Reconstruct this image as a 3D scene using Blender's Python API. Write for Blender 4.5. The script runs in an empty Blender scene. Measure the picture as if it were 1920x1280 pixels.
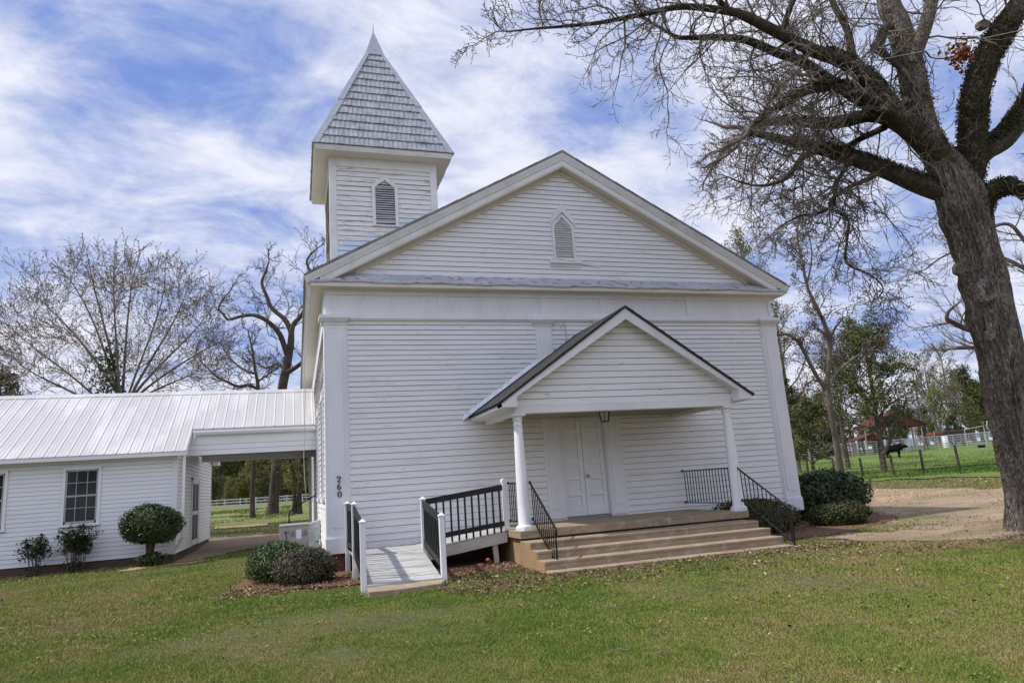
import bpy, math, random
import numpy as np
from mathutils import Matrix, Vector
R_ = math.radians
rng = np.random.default_rng(7)
random.seed(7)
S = bpy.context.scene
COL = S.collection

# ------------------------------------------------------------------ camera
CR = np.array([[0.95361248, -0.29317353, -0.06835589], [0.00419989, -0.21408929, 0.97680507], [0.30100765, 0.93178059, 0.20292692]])
CC = np.array([-0.63156642, -15.47595586, 1.27459023])
FPX = 1281.49
cd = bpy.data.cameras.new('camera'); cam = bpy.data.objects.new('camera', cd); COL.objects.link(cam)
cd.sensor_width = 36.0; cd.lens = FPX / 1920 * 36; cd.clip_start = 0.1; cd.clip_end = 3000
m = Matrix.Identity(4)
for i in range(3):
    m[i][0] = CR[0][i]; m[i][1] = CR[1][i]; m[i][2] = -CR[2][i]; m[i][3] = CC[i]
cam.matrix_world = m
S.camera = cam

def at(u, v, D):
    """world point seen at photo pixel (u, v), D metres in front of the camera"""
    return CC + D * (CR[0] * (u - 960) / FPX - CR[1] * (v - 640) / FPX + CR[2])

# ------------------------------------------------------------------ light
SUN_EL, SUN_AZ = R_(53), R_(-83)          # azimuth from +y, clockwise towards +x
sdir = Vector((math.sin(SUN_AZ) * math.cos(SUN_EL), math.cos(SUN_AZ) * math.cos(SUN_EL), math.sin(SUN_EL)))
sl = bpy.data.lights.new('sun', 'SUN'); sl.energy = 3.5; sl.angle = R_(1.2); sl.color = (1.0, 0.94, 0.86)
so = bpy.data.objects.new('sun', sl); COL.objects.link(so)
so.rotation_euler = sdir.to_track_quat('Z', 'Y').to_euler()
so.location = (-30, 0, 40)

W = bpy.data.worlds.new('World'); S.world = W; W.use_nodes = True
NT = W.node_tree; N = NT.nodes; N.clear()
def wn(t, **k):
    n = N.new(t)
    for a, b in k.items(): setattr(n, a, b)
    return n
def wl(a, b): NT.links.new(a, b)
def wmath(op, a, b=None, c=None, clamp=False):
    n = wn('ShaderNodeMath', operation=op, use_clamp=clamp)
    for i, x in enumerate((a, b, c)):
        if x is None: continue
        if isinstance(x, (int, float)): n.inputs[i].default_value = x
        else: wl(x, n.inputs[i])
    return n.outputs[0]
def wvec(op, a, b=None, out=0):
    n = wn('ShaderNodeVectorMath', operation=op)
    for i, x in enumerate((a, b)):
        if x is None: continue
        if isinstance(x, (tuple, list)): n.inputs[i].default_value = x
        else: wl(x, n.inputs[i])
    return n.outputs[out]
out = wn('ShaderNodeOutputWorld'); bg = wn('ShaderNodeBackground'); bg.inputs['Strength'].default_value = 0.1
wl(bg.outputs[0], out.inputs[0])
sky = wn('ShaderNodeTexSky', sky_type='NISHITA'); sky.sun_disc = False; sky.sun_elevation = SUN_EL; sky.sun_rotation = SUN_AZ
sky.air_density = 1.0; sky.dust_density = 0.6; sky.ozone_density = 2.5
tc = wn('ShaderNodeTexCoord'); D0 = tc.outputs['Generated']
sep = wn('ShaderNodeSeparateXYZ'); wl(D0, sep.inputs[0])
zz = wmath('MAXIMUM', sep.outputs[2], 0.0)
den = wmath('ADD', zz, 0.22)
cmb = wn('ShaderNodeCombineXYZ'); wl(wmath('DIVIDE', sep.outputs[0], den), cmb.inputs[0]); wl(wmath('DIVIDE', sep.outputs[1], den), cmb.inputs[1])
P = cmb.outputs[0]
mp = wn('ShaderNodeMapping'); wl(P, mp.inputs[0]); mp.inputs['Rotation'].default_value = (0, 0, R_(-25)); mp.inputs['Scale'].default_value = (1.0, 1.35, 1); mp.inputs['Location'].default_value = (3.1, 1.7, 0)
def wnoise(v, scale, det, rough, dist):
    n = wn('ShaderNodeTexNoise'); wl(v, n.inputs['Vector']); n.inputs['Scale'].default_value = scale; n.inputs['Detail'].default_value = det
    n.inputs['Roughness'].default_value = rough; n.inputs['Distortion'].default_value = dist
    return n.outputs['Fac']
n1 = wnoise(mp.outputs[0], 1.5, 8, 0.55, 0.15)
n2 = wnoise(mp.outputs[0], 4.6, 9, 0.66, 0.35)
n3 = wnoise(mp.outputs[0], 0.55, 3, 0.5, 0.2)
cov = wmath('ADD', wmath('MULTIPLY', n1, 0.85), wmath('ADD', wmath('MULTIPLY', n2, 0.56), wmath('MULTIPLY', n3, 0.25)))
def dirpx(u, v):
    d = CR[0] * (u - 960) / FPX - CR[1] * (v - 640) / FPX + CR[2]
    return tuple(float(x) for x in d / np.linalg.norm(d))
# regions of the real sky that stand clear (negative) or carry thicker cloud (positive): direction, radius, amount
for (u, v, r, a) in ((360, 190, 330, -.13), (1050, 200, 260, -.05), (420, 150, 120, -.17), (90, 270, 90, -.16), (880, 200, 150, -.11), (1130, 170, 110, -.16), (1270, 240, 60, -.12), (560, 190, 120, -.08), (255, 120, 120, -.10),
                     (20, 200, 80, .16), (340, 215, 90, .12), (150, 480, 330, .04), (180, 330, 220, -.07), (930, 330, 130, .14), (1180, 300, 80, .08), (760, 40, 300, .10), (120, 20, 220, .12), (1640, 600, 160, -.10), (1330, 60, 200, .10)):
    dd = wvec('DISTANCE', D0, dirpx(u, v), out=1)
    g = wmath('POWER', 2.718, wmath('MULTIPLY', wmath('POWER', wmath('DIVIDE', dd, r / FPX), 2.0), -1.0))
    cov = wmath('MULTIPLY_ADD', g, a, cov)
low = wmath('MULTIPLY', wmath('POWER', wmath('SUBTRACT', 1.0, wmath('MINIMUM', zz, 1.0)), 6.0), 0.12)
cov = wmath('ADD', cov, low)
ramp = wn('ShaderNodeMapRange', interpolation_type='SMOOTHSTEP'); wl(cov, ramp.inputs[0])
ramp.inputs[1].default_value = 0.58; ramp.inputs[2].default_value = 0.98
cl = wn('ShaderNodeMapRange'); wl(n2, cl.inputs[0]); cl.inputs[1].default_value = .3; cl.inputs[2].default_value = .75; cl.inputs[3].default_value = .93; cl.inputs[4].default_value = 1.08
mixc = wn('ShaderNodeMix', data_type='RGBA'); wl(ramp.outputs[0], mixc.inputs['Factor'])
blue = wn('ShaderNodeMix', data_type='RGBA'); blue.inputs['Factor'].default_value = 0.72; wl(sky.outputs[0], blue.inputs[6]); blue.inputs[7].default_value = (2.0, 3.2, 7.7, 1)
wl(blue.outputs[2], mixc.inputs[6])
cw = wn('ShaderNodeMix', data_type='RGBA', blend_type='MULTIPLY'); cw.inputs['Factor'].default_value = 1; cw.inputs[6].default_value = (7.8, 7.95, 9.0, 1); wl(cl.outputs[0], cw.inputs[7])
wl(cw.outputs[2], mixc.inputs[7])
# added sky boost overhead and behind the camera, fills the shaded church front
bd = wvec('DOT_PRODUCT', D0, (-0.42, -0.62, 0.66), out=1)
bo = wn('ShaderNodeMapRange', interpolation_type='SMOOTHSTEP'); wl(bd, bo.inputs[0]); bo.inputs[1].default_value = 0.35; bo.inputs[2].default_value = 1.0; bo.inputs[3].default_value = 1.0; bo.inputs[4].default_value = 1.42
fin = wn('ShaderNodeVectorMath', operation='SCALE'); wl(mixc.outputs[2], fin.inputs[0]); wl(bo.outputs[0], fin.inputs['Scale'])
wl(fin.outputs[0], bg.inputs['Color'])

S.view_settings.view_transform = 'Standard'; S.view_settings.look = 'None'; S.view_settings.exposure = 0.11; S.view_settings.gamma = 1.0
S.view_settings.use_curve_mapping = False
S.cycles.max_bounces = 8; S.cycles.transparent_max_bounces = 12

# ------------------------------------------------------------------ materials
def mat(name, col, rough=0.7, spots=(), bump=None, metal=0.0, spec=0.4, stretch=(1, 1, 1), attr=None, extra_bump=None, cracks=None):
    """spots: (noise scale, colour, low, high, stretch) layers mixed over the base; bump: (scale, distance)"""
    M = bpy.data.materials.new(name); M.use_nodes = True
    nt = M.node_tree; b = nt.nodes['Principled BSDF']
    b.inputs['Roughness'].default_value = rough; b.inputs['Metallic'].default_value = metal
    b.inputs['Specular IOR Level'].default_value = spec
    t = nt.nodes.new('ShaderNodeTexCoord')
    cur = None
    def nz(scale, st, det=6, ro=.6):
        mp = nt.nodes.new('ShaderNodeMapping'); nt.links.new(t.outputs['Object'], mp.inputs[0]); mp.inputs['Scale'].default_value = st
        n = nt.nodes.new('ShaderNodeTexNoise'); nt.links.new(mp.outputs[0], n.inputs['Vector']); n.inputs['Scale'].default_value = scale
        n.inputs['Detail'].default_value = det; n.inputs['Roughness'].default_value = ro
        return n.outputs['Fac']
    rgb = nt.nodes.new('ShaderNodeRGB'); rgb.outputs[0].default_value = (*col, 1); cur = rgb.outputs[0]
    if attr:
        a = nt.nodes.new('ShaderNodeAttribute'); a.attribute_name = 'tone'
        cr = nt.nodes.new('ShaderNodeValToRGB'); nt.links.new(a.outputs['Fac'], cr.inputs[0])
        els = cr.color_ramp.elements
        while len(els) < len(attr): els.new(0.5)
        for i, (p, c) in enumerate(attr): els[i].position = p; els[i].color = (*c, 1)
        cur = cr.outputs[0]
    for s in spots:
        sc, c2, lo, hi = s[:4]; st = s[4] if len(s) > 4 else stretch; amt = s[5] if len(s) > 5 else 1.0
        f = nz(sc, st)
        mr = nt.nodes.new('ShaderNodeMapRange'); nt.links.new(f, mr.inputs[0]); mr.inputs[1].default_value = lo; mr.inputs[2].default_value = hi; mr.inputs[4].default_value = amt
        mx = nt.nodes.new('ShaderNodeMix'); mx.data_type = 'RGBA'; nt.links.new(mr.outputs[0], mx.inputs['Factor']); nt.links.new(cur, mx.inputs[6]); mx.inputs[7].default_value = (*c2, 1)
        cur = mx.outputs[2]
    if cracks:
        v = nt.nodes.new('ShaderNodeTexVoronoi'); mp = nt.nodes.new('ShaderNodeMapping'); nt.links.new(t.outputs['Object'], mp.inputs[0]); mp.inputs['Scale'].default_value = cracks[1]
        v.feature = 'DISTANCE_TO_EDGE'; v.inputs['Scale'].default_value = cracks[0]
        nd = nt.nodes.new('ShaderNodeTexNoise'); nt.links.new(mp.outputs[0], nd.inputs['Vector']); nd.inputs['Scale'].default_value = cracks[0] * .8; nd.inputs['Detail'].default_value = 4
        ad = nt.nodes.new('ShaderNodeVectorMath'); ad.operation = 'MULTIPLY_ADD'; nt.links.new(nd.outputs['Color'], ad.inputs[0]); ad.inputs[1].default_value = (.12,) * 3; nt.links.new(mp.outputs[0], ad.inputs[2]); nt.links.new(ad.outputs[0], v.inputs['Vector'])
        mr = nt.nodes.new('ShaderNodeMapRange'); nt.links.new(v.outputs['Distance'], mr.inputs[0]); mr.inputs[1].default_value = 0; mr.inputs[2].default_value = cracks[3]; mr.inputs[3].default_value = .75; mr.inputs[4].default_value = 0
        mx = nt.nodes.new('ShaderNodeMix'); mx.data_type = 'RGBA'; nt.links.new(mr.outputs[0], mx.inputs['Factor']); nt.links.new(cur, mx.inputs[6]); mx.inputs[7].default_value = (*cracks[2], 1); cur = mx.outputs[2]
    nt.links.new(cur, b.inputs['Base Color'])
    if bump:
        sc, dist = bump[:2]; st = bump[2] if len(bump) > 2 else stretch
        bn = nt.nodes.new('ShaderNodeBump'); nt.links.new(nz(sc, st, 8, .65), bn.inputs['Height']); bn.inputs['Distance'].default_value = dist; bn.inputs['Strength'].default_value = 1.0
        nt.links.new(bn.outputs[0], b.inputs['Normal'])
        if extra_bump:
            v = nt.nodes.new('ShaderNodeTexVoronoi'); mp = nt.nodes.new('ShaderNodeMapping'); nt.links.new(t.outputs['Object'], mp.inputs[0]); mp.inputs['Scale'].default_value = extra_bump[1]
            nt.links.new(mp.outputs[0], v.inputs['Vector']); v.inputs['Scale'].default_value = extra_bump[0]; v.feature = 'DISTANCE_TO_EDGE'
            b2 = nt.nodes.new('ShaderNodeBump'); nt.links.new(v.outputs['Distance'], b2.inputs['Height']); b2.inputs['Distance'].default_value = extra_bump[2]; nt.links.new(bn.outputs[0], b2.inputs['Normal'])
            nt.links.new(b2.outputs[0], b.inputs['Normal'])
    return M

M = {}
M['siding'] = mat('white_paint_on_boards', (.80, .80, .79), .6, [(2.2, (.66, .66, .66), .50, .78, (.35, 1, 3)), (30, (.48, .46, .42), .61, .71, (.12, 1, 1.2), .75), (9, (.34, .30, .26), .665, .73, (.3, .3, 1.6), .85)], (40, .002, (.15, 1, 1)))
M['siding_old'] = mat('weathered_white_boards', (.78, .775, .76), .65, [(2.6, (.60, .59, .57), .48, .75, (.4, 1, 3)), (24, (.38, .36, .33), .56, .66, (.10, .1, 1.2), .8), (5, (.36, .33, .30), .60, .68, (.3, .3, 1.8), .85)], (40, .002, (.15, 1, 1)))
M['lap_shade'] = mat('shade_in_board_joints', (.20, .18, .155), .9)  # shadow line below each board lip, put into the colour
M['trim'] = mat('white_trim_paint', (.77, .775, .785), .55, [(1.6, (.66, .67, .69), .5, .75, (1, 1, .4)), (14, (.5, .49, .47), .70, .76, (1, 1, .3), .6)], (25, .0015))
M['trim_old'] = mat('weathered_trim_paint', (.76, .755, .74), .6, [(2, (.60, .59, .56), .48, .75), (16, (.42, .38, .33), .66, .74, (.3, .3, 1), .7)], (30, .002))
M['soffit'] = mat('cream_soffit_paint', (.70, .66, .57), .65, [(1.5, (.62, .58, .50), .45, .75)], (20, .001))
M['primer_blue'] = mat('pale_blue_primer', (.55, .67, .80), .6, [(8, (.72, .75, .78), .52, .7, (.3, 1, 1))], (30, .001))
M['vinyl'] = mat('white_vinyl_siding', (.78, .79, .81), .42, [(.8, (.70, .71, .73), .45, .8, (.5, 1, 2))], (60, .0006, (.1, 1, 1)))
M['vinyl_line'] = mat('vinyl_shadow_joint', (.24, .24, .235), .8)
M['metal_roof'] = mat('white_metal_roofing', (.50, .49, .48), .38, [(1.2, (.72, .71, .70), .50, .8, (1, .3, .3)), (.5, (.70, .66, .60), .56, .8, (1, .5, .5), .5)], (8, .0015, (1, .2, .2)))
M['rib'] = mat('roof_seam_metal', (.52, .53, .58), .45)
M['tin'] = mat('aluminium_painted_shingles', (.30, .31, .33), .5, [(5, (.42, .43, .45), .45, .7), (3, (.2, .2, .21), .52, .7, (1, 1, .6)), (22, (.15, .135, .12), .60, .70, (1, 1, .5), .7)], (14, .004), metal=.25)
M['tin_cap'] = mat('grey_sheet_metal', (.36, .38, .41), .4, [(4, (.45, .46, .48), .45, .7)], (12, .001), metal=.35)
M['pent'] = mat('flaking_grey_roof_paint', (.40, .41, .45), .6, [(3, (.52, .53, .56), .48, .72, (.6, 1, 1)), (7, (.20, .12, .08), .54, .63, (.7, 1, 1.5), .85), (20, (.62, .62, .65), .62, .7, (.6, 1, 1))], (18, .004))
M['shingle'] = mat('dark_asphalt_shingle', (.034, .034, .036), .9, [(6, (.060, .056, .054), .5, .75, (1, 1, 1)), (90, (.13, .12, .12), .55, .72)], (70, .004))
M['roof_old'] = mat('grey_church_roofing', (.23, .225, .22), .7, [(3, (.33, .32, .31), .45, .7)], (20, .004))
M['flash'] = mat('bright_aluminium_flashing', (.80, .84, .88), .25, [(9, (.45, .50, .55), .55, .75)], (10, .006), metal=.6)
M['brick'] = None
M['concrete'] = mat('tan_stained_concrete', (.34, .265, .18), .85, [(1.3, (.29, .215, .14), .42, .70), (2.2, (.15, .115, .085), .52, .74, (.5, 1, 3), .85), (5, (.46, .39, .30), .52, .75), (30, (.15, .12, .09), .58, .72), (3, (.17, .14, .11), .58, .8, (1, 1, 2.5), .7)], (45, .004))
M['conc_side'] = mat('clay_stained_stucco', (.40, .255, .125), .9, [(1.6, (.28, .19, .115), .42, .7), (6, (.46, .34, .21), .55, .75), (2, (.13, .11, .09), .62, .8, (1, 1, .4), .8)], (30, .006))
M['conc_grey'] = mat('walkway_concrete', (.30, .235, .165), .9, [(1, (.24, .185, .13), .4, .7), (20, (.36, .29, .21), .55, .75)], (40, .003))
M['deck'] = mat('worn_white_decking', (.50, .50, .485), .75, [(3, (.29, .28, .26), .45, .70, (.6, 2, 1)), (14, (.25, .235, .21), .60, .72, (.25, 2, 1))], (30, .003, (.3, 2, 1)))
M['deck_frame'] = mat('pale_weathered_lumber', (.52, .49, .44), .8, [(3, (.38, .35, .31), .45, .75, (.4, .4, 2))], (25, .003))
M['black_paint'] = mat('black_painted_wood', (.014, .014, .015), .5, [(6, (.035, .035, .036), .5, .8)], (30, .001), spec=.35)
M['iron'] = mat('black_wrought_iron', (.012, .012, .013), .42, [(20, (.03, .027, .025), .55, .75)], spec=.4)
M['post'] = mat('white_painted_post', (.80, .80, .80), .55, [(5, (.66, .66, .65), .5, .8, (1, 1, .3)), (9, (.40, .33, .26), .68, .8, (1, 1, .6), .5)], (30, .001))
M['column'] = mat('glossy_white_column_paint', (.82, .82, .83), .38, [(2, (.72, .72, .72), .5, .85)], (6, .001))
M['door'] = mat('white_door_paint', (.79, .80, .80), .45, [(2, (.72, .73, .73), .5, .8)], (20, .0008))
M['brass'] = mat('brass', (.55, .33, .09), .3, metal=.9)
M['black'] = mat('matte_black_metal', (.010, .010, .011), .5)
M['lamp_glass'] = mat('frosted_lamp_glass', (.55, .60, .60), .3, spec=.5)
M['glass'] = mat('dark_window_glass', (.014, .015, .016), .08, spec=.3)
M['curtain'] = mat('grey_curtain', (.30, .29, .27), .9, [(6, (.18, .17, .16), .45, .65, (6, 1, .4))])
M['sash'] = mat('grey_window_sash', (.36, .37, .38), .55, [(8, (.28, .28, .28), .5, .8)])
M['screen'] = mat('black_screen_panel', (.012, .012, .013), .6)
M['ac'] = mat('beige_grey_cabinet_paint', (.34, .32, .33), .5, [(2, (.28, .26, .26), .5, .8)])
M['duct'] = mat('dull_galvanised_duct', (.50, .54, .53), .4, [(2.5, (.33, .36, .36), .45, .7), (9, (.62, .62, .58), .6, .75)], (3, .02), metal=.35)
M['sticker'] = mat('white_sticker', (.72, .74, .80), .5)
M['digit'] = mat('black_house_number', (.010, .010, .012), .4)
M['louvre'] = mat('weathered_louvre_slats', (.60, .60, .60), .7, [(6, (.40, .39, .37), .48, .7, (.3, 1, 2))], (20, .002))
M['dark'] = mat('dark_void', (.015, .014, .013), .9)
M['cable'] = mat('grey_cable', (.35, .35, .35), .6)

def brick_mat(name, c1, c2, mort, scale=1.0):
    Mx = bpy.data.materials.new(name); Mx.use_nodes = True; nt = Mx.node_tree; b = nt.nodes['Principled BSDF']
    t = nt.nodes.new('ShaderNodeTexCoord'); mp = nt.nodes.new('ShaderNodeMapping'); nt.links.new(t.outputs['Object'], mp.inputs[0]); mp.inputs['Rotation'].default_value = (R_(90), 0, 0)
    br = nt.nodes.new('ShaderNodeTexBrick'); nt.links.new(mp.outputs[0], br.inputs['Vector'])
    br.inputs['Color1'].default_value = (*c1, 1); br.inputs['Color2'].default_value = (*c2, 1); br.inputs['Mortar'].default_value = (*mort, 1)
    br.inputs['Scale'].default_value = scale; br.inputs['Brick Width'].default_value = .21; br.inputs['Row Height'].default_value = .075; br.inputs['Mortar Size'].default_value = .008
    nt.links.new(br.outputs['Color'], b.inputs['Base Color']); b.inputs['Roughness'].default_value = .9
    return Mx
M['brick'] = brick_mat('red_brick', (.16, .055, .035), (.20, .075, .045), (.17, .10, .07))
M['brick_tan'] = brick_mat('stained_foundation_block', (.11, .075, .05), (.09, .06, .042), (.08, .06, .045))

# ------------------------------------------------------------------ mesh helpers
class MB:
    def __init__(s): s.v = []; s.f = []; s.m = []
    def add(s, vs, fs, mi=0):
        o = len(s.v); s.v += [tuple(map(float, p)) for p in vs]
        for f in fs: s.f.append(tuple(o + i for i in f)); s.m.append(mi)
        return s
    def box(s, x0, y0, z0, x1, y1, z1, mi=0):
        x0, x1 = min(x0, x1), max(x0, x1); y0, y1 = min(y0, y1), max(y0, y1); z0, z1 = min(z0, z1), max(z0, z1)
        return s.add([(x0, y0, z0), (x1, y0, z0), (x1, y1, z0), (x0, y1, z0), (x0, y0, z1), (x1, y0, z1), (x1, y1, z1), (x0, y1, z1)],
                     [(3, 2, 1, 0), (4, 5, 6, 7), (0, 1, 5, 4), (1, 2, 6, 5), (2, 3, 7, 6), (3, 0, 4, 7)], mi)
    def prism(s, poly, axis, a, b, mi=0):
        """poly: 2-D outline; axis 'y': (x,z) extruded along y; 'x': (y,z) along x; 'z': (x,y) along z"""
        def P(p, t): return {'y': (p[0], t, p[1]), 'x': (t, p[0], p[1]), 'z': (p[0], p[1], t)}[axis]
        n = len(poly); ar = sum(poly[i][0] * poly[(i + 1) % n][1] - poly[(i + 1) % n][0] * poly[i][1] for i in range(n))
        a, b = min(a, b), max(a, b)
        flip = (ar < 0) != (axis == 'y')
        if flip: poly = poly[::-1]
        return s.add([P(p, a) for p in poly] + [P(p, b) for p in poly],
                     [tuple(range(n))[::-1], tuple(range(n, 2 * n))] + [(i, (i + 1) % n, n + (i + 1) % n, n + i) for i in range(n)], mi)
    def beam(s, p, q, w, h, up=(0, 0, 1), mi=0):
        """rectangular bar from p to q, w across and h along up"""
        p = Vector(p); q = Vector(q); d = (q - p).normalized(); u = Vector(up); sd = d.cross(u).normalized(); u2 = sd.cross(d)
        a = sd * w / 2; b = u2 * h / 2
        return s.add([p - a - b, p + a - b, p + a + b, p - a + b, q - a - b, q + a - b, q + a + b, q - a + b],
                     [(3, 2, 1, 0), (4, 5, 6, 7), (0, 1, 5, 4), (1, 2, 6, 5), (2, 3, 7, 6), (3, 0, 4, 7)], mi)
    def tube(s, pts, rad, n=8, cap=True, mi=0):
        pts = [Vector(map(float, p)) for p in pts]
        if not hasattr(rad, '__len__'): rad = [rad] * len(pts)
        vs = []; prev = None
        for i, p in enumerate(pts):
            d = (pts[min(i + 1, len(pts) - 1)] - pts[max(i - 1, 0)]).normalized()
            if prev is None:
                ref = Vector((0, 0, 1)) if abs(d.z) < .9 else Vector((1, 0, 0)); a = d.cross(ref).normalized()
            else: a = (prev - d * prev.dot(d)).normalized()
            prev = a; b = d.cross(a)
            for k in range(n):
                t = 2 * math.pi * k / n; vs.append(p + (a * math.cos(t) + b * math.sin(t)) * rad[i])
        fs = [(i * n + k, i * n + (k + 1) % n, (i + 1) * n + (k + 1) % n, (i + 1) * n + k) for i in range(len(pts) - 1) for k in range(n)]
        if cap: fs += [tuple(range(n))[::-1], tuple(range((len(pts) - 1) * n, len(pts) * n))]
        return s.add(vs, fs, mi)
    def lathe(s, x, y, prof, n=24, mi=0):
        vs = []; fs = []
        for r, z in prof:
            for k in range(n): vs.append((x + r * math.cos(2 * math.pi * k / n), y + r * math.sin(2 * math.pi * k / n), z))
        for i in range(len(prof) - 1):
            for k in range(n): fs.append((i * n + k, i * n + (k + 1) % n, (i + 1) * n + (k + 1) % n, (i + 1) * n + k))
        fs += [tuple(range(n))[::-1], tuple(range((len(prof) - 1) * n, len(prof) * n))]
        return s.add(vs, fs, mi)
    def clap(s, o, u, nrm, rows, lip=.018, top=.003, line=.010, jit=.0015, seg=3.6):
        """clapboards: rows of (z0, z1, [(ua0, ub0, ua1, ub1)...]) on the vertical plane through o along u, facing nrm"""
        def Q(t, z, k): return (o[0] + u[0] * t + nrm[0] * k, o[1] + u[1] * t + nrm[1] * k, z)
        for z0, z1, segs in rows:
            for ua0, ub0, ua1, ub1 in segs:
                L = ub0 - ua0
                if L < .02: continue
                n = max(1, int(L / seg + random.random() * .8)); cuts = [0] + sorted((i + random.uniform(-.25, .25)) / n for i in range(1, n)) + [1]
                for a, b in zip(cuts[:-1], cuts[1:]):
                    a0 = ua0 + L * a; b0 = ua0 + L * b; a1 = ua1 + (ub1 - ua1) * a; b1 = ua1 + (ub1 - ua1) * b
                    j = random.uniform(-jit, jit); dz = random.uniform(-jit, jit)
                    zt = z1 - line
                    lp = lip + j
                    w = (z1 - z0)
                    kt = top + (lp - top) * line / w
                    s.add([Q(a0, z0 + dz, lp), Q(b0, z0 + dz, lp), Q(b1, zt, kt), Q(a1, zt, kt)], [(0, 1, 2, 3)], 0)
                    s.add([Q(a1, zt, kt), Q(b1, zt, kt), Q(b1, z1 + .004, top), Q(a1, z1 + .004, top)], [(0, 1, 2, 3)], 1)
                    s.add([Q(a0, z0 + dz, 0), Q(b0, z0 + dz, 0), Q(b0, z0 + dz, lp), Q(a0, z0 + dz, lp)], [(0, 1, 2, 3)], 1)
                    s.add([Q(a0, z0 + dz, 0), Q(a0, z0 + dz, lp), Q(a1, z1, top), Q(a1, z1, 0)], [(0, 1, 2, 3)], 0)
                    s.add([Q(b0, z0 + dz, 0), Q(b0, z0 + dz, lp), Q(b1, z1, top), Q(b1, z1, 0)], [(3, 2, 1, 0)], 0)
        return s
    def build(s, name, mats, parent=None, smooth=False, bevel=0, label=None):
        me = bpy.data.meshes.new(name); me.from_pydata(s.v, [], s.f); 
        if not isinstance(mats, (list, tuple)): mats = [mats]
        for x in mats: me.materials.append(x)
        if len(mats) > 1: me.polygons.foreach_set('material_index', s.m)
        if smooth: me.polygons.foreach_set('use_smooth', [True] * len(s.f))
        me.update()
        o = bpy.data.objects.new(name, me); COL.objects.link(o)
        if bevel:
            b = o.modifiers.new('bevel', 'BEVEL'); b.width = bevel; b.segments = 2; b.limit_method = 'ANGLE'
        if parent is not None: put(o, parent)
        if label: o['label'] = label
        return o

def worldloc(p):
    v = Vector(p.location)
    while p.parent: p = p.parent; v += Vector(p.location)
    return v
def put(o, parent):
    """child of an unrotated empty or part: geometry stays where it was written"""
    o.parent = parent; o.location = Vector(o.location) - worldloc(parent)
    return o
def tag(o, label, cat, group=None):
    o['label'] = label; o['category'] = cat
    if group: o['group'] = group
    return o
def thing(name, label, cat, loc=(0, 0, 0), group=None):
    o = bpy.data.objects.new(name, None); COL.objects.link(o); o.location = loc; o.empty_display_size = .3
    return tag(o, label, cat, group)
def npmesh(name, V, F, mats, parent=None, smooth=False, tone=None, mi=None):
    """V (n,3); F (m,k) all faces of k corners"""
    me = bpy.data.meshes.new(name); V = np.asarray(V, np.float32); F = np.asarray(F, np.int32)
    me.vertices.add(len(V)); me.vertices.foreach_set('co', V.ravel())
    k = F.shape[1]; me.loops.add(F.size); me.loops.foreach_set('vertex_index', F.ravel())
    me.polygons.add(len(F)); me.polygons.foreach_set('loop_start', np.arange(0, F.size, k, dtype=np.int32))
    try: me.polygons.foreach_set('loop_total', np.full(len(F), k, np.int32))
    except Exception: pass
    if not isinstance(mats, (list, tuple)): mats = [mats]
    for x in mats: me.materials.append(x)
    if mi is not None: me.polygons.foreach_set('material_index', np.asarray(mi, np.int32))
    me.polygons.foreach_set('use_smooth', np.full(len(F), smooth))
    if tone is not None:
        a = me.attributes.new('tone', 'FLOAT', 'FACE'); a.data.foreach_set('value', np.asarray(tone, np.float32))
    me.update(calc_edges=True); me.validate()
    o = bpy.data.objects.new(name, me); COL.objects.link(o)
    if parent is not None: put(o, parent)
    return o
def structure(o): o['kind'] = 'structure'; return o
def stuff(o, label=None, cat=None):
    o['kind'] = 'stuff'
    if label: o['label'] = label; o['category'] = cat
    return o

# ------------------------------------------------------------------ terrain
def sstep(a, b, x):
    t = np.clip((x - a) / (b - a), 0, 1); return t * t * (3 - 2 * t)
def ground(x, y):
    x = np.asarray(x, float); y = np.asarray(y, float)
    dx = x - CC[0]; dy = y - CC[1]; d = np.hypot(dx, dy); az = np.degrees(np.arctan2(dx, dy))
    dl = np.interp(d, [0, 8, 20, 28, 40, 50, 70, 92, 150, 400, 900], [-.33, -.30, -.27, -.26, .02, .22, .42, .62, 1.5, 4, 8])
    dr = np.interp(d, [0, 8, 20, 28, 40, 50, 72, 88, 110, 150, 400, 900], [-.33, -.30, -.27, -.22, .22, .32, .55, 1.45, 2.0, 3, 6, 10])
    w = sstep(5, 28, az)
    lump = .03 * np.sin(x * .55 + 1.3) * np.sin(y * .47) * sstep(3, 8, d) + .0
    a = sstep(2, 9, -(x + 3)) * sstep(-6, 5, y) * (1 - sstep(18, 30, y))      # falls a little along the annex
    near = 1 - sstep(14, 24, np.hypot(x - 6, y - 8) - 8)
    return (dl * (1 - w) + dr * w) + lump * (.5) - .05 * a
# ================================================================== CHURCH
ch = thing('church', 'white clapboard church with a shingled steeple and gabled front porch', 'church', (6, 10, -.25))
WX = 12.0; LEN = 21.0; RZ = 9.62; SL = .5455
SD = [M['siding'], M['lap_shade']]
def roofz(x): return RZ - SL * abs(x - 6.0)

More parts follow.
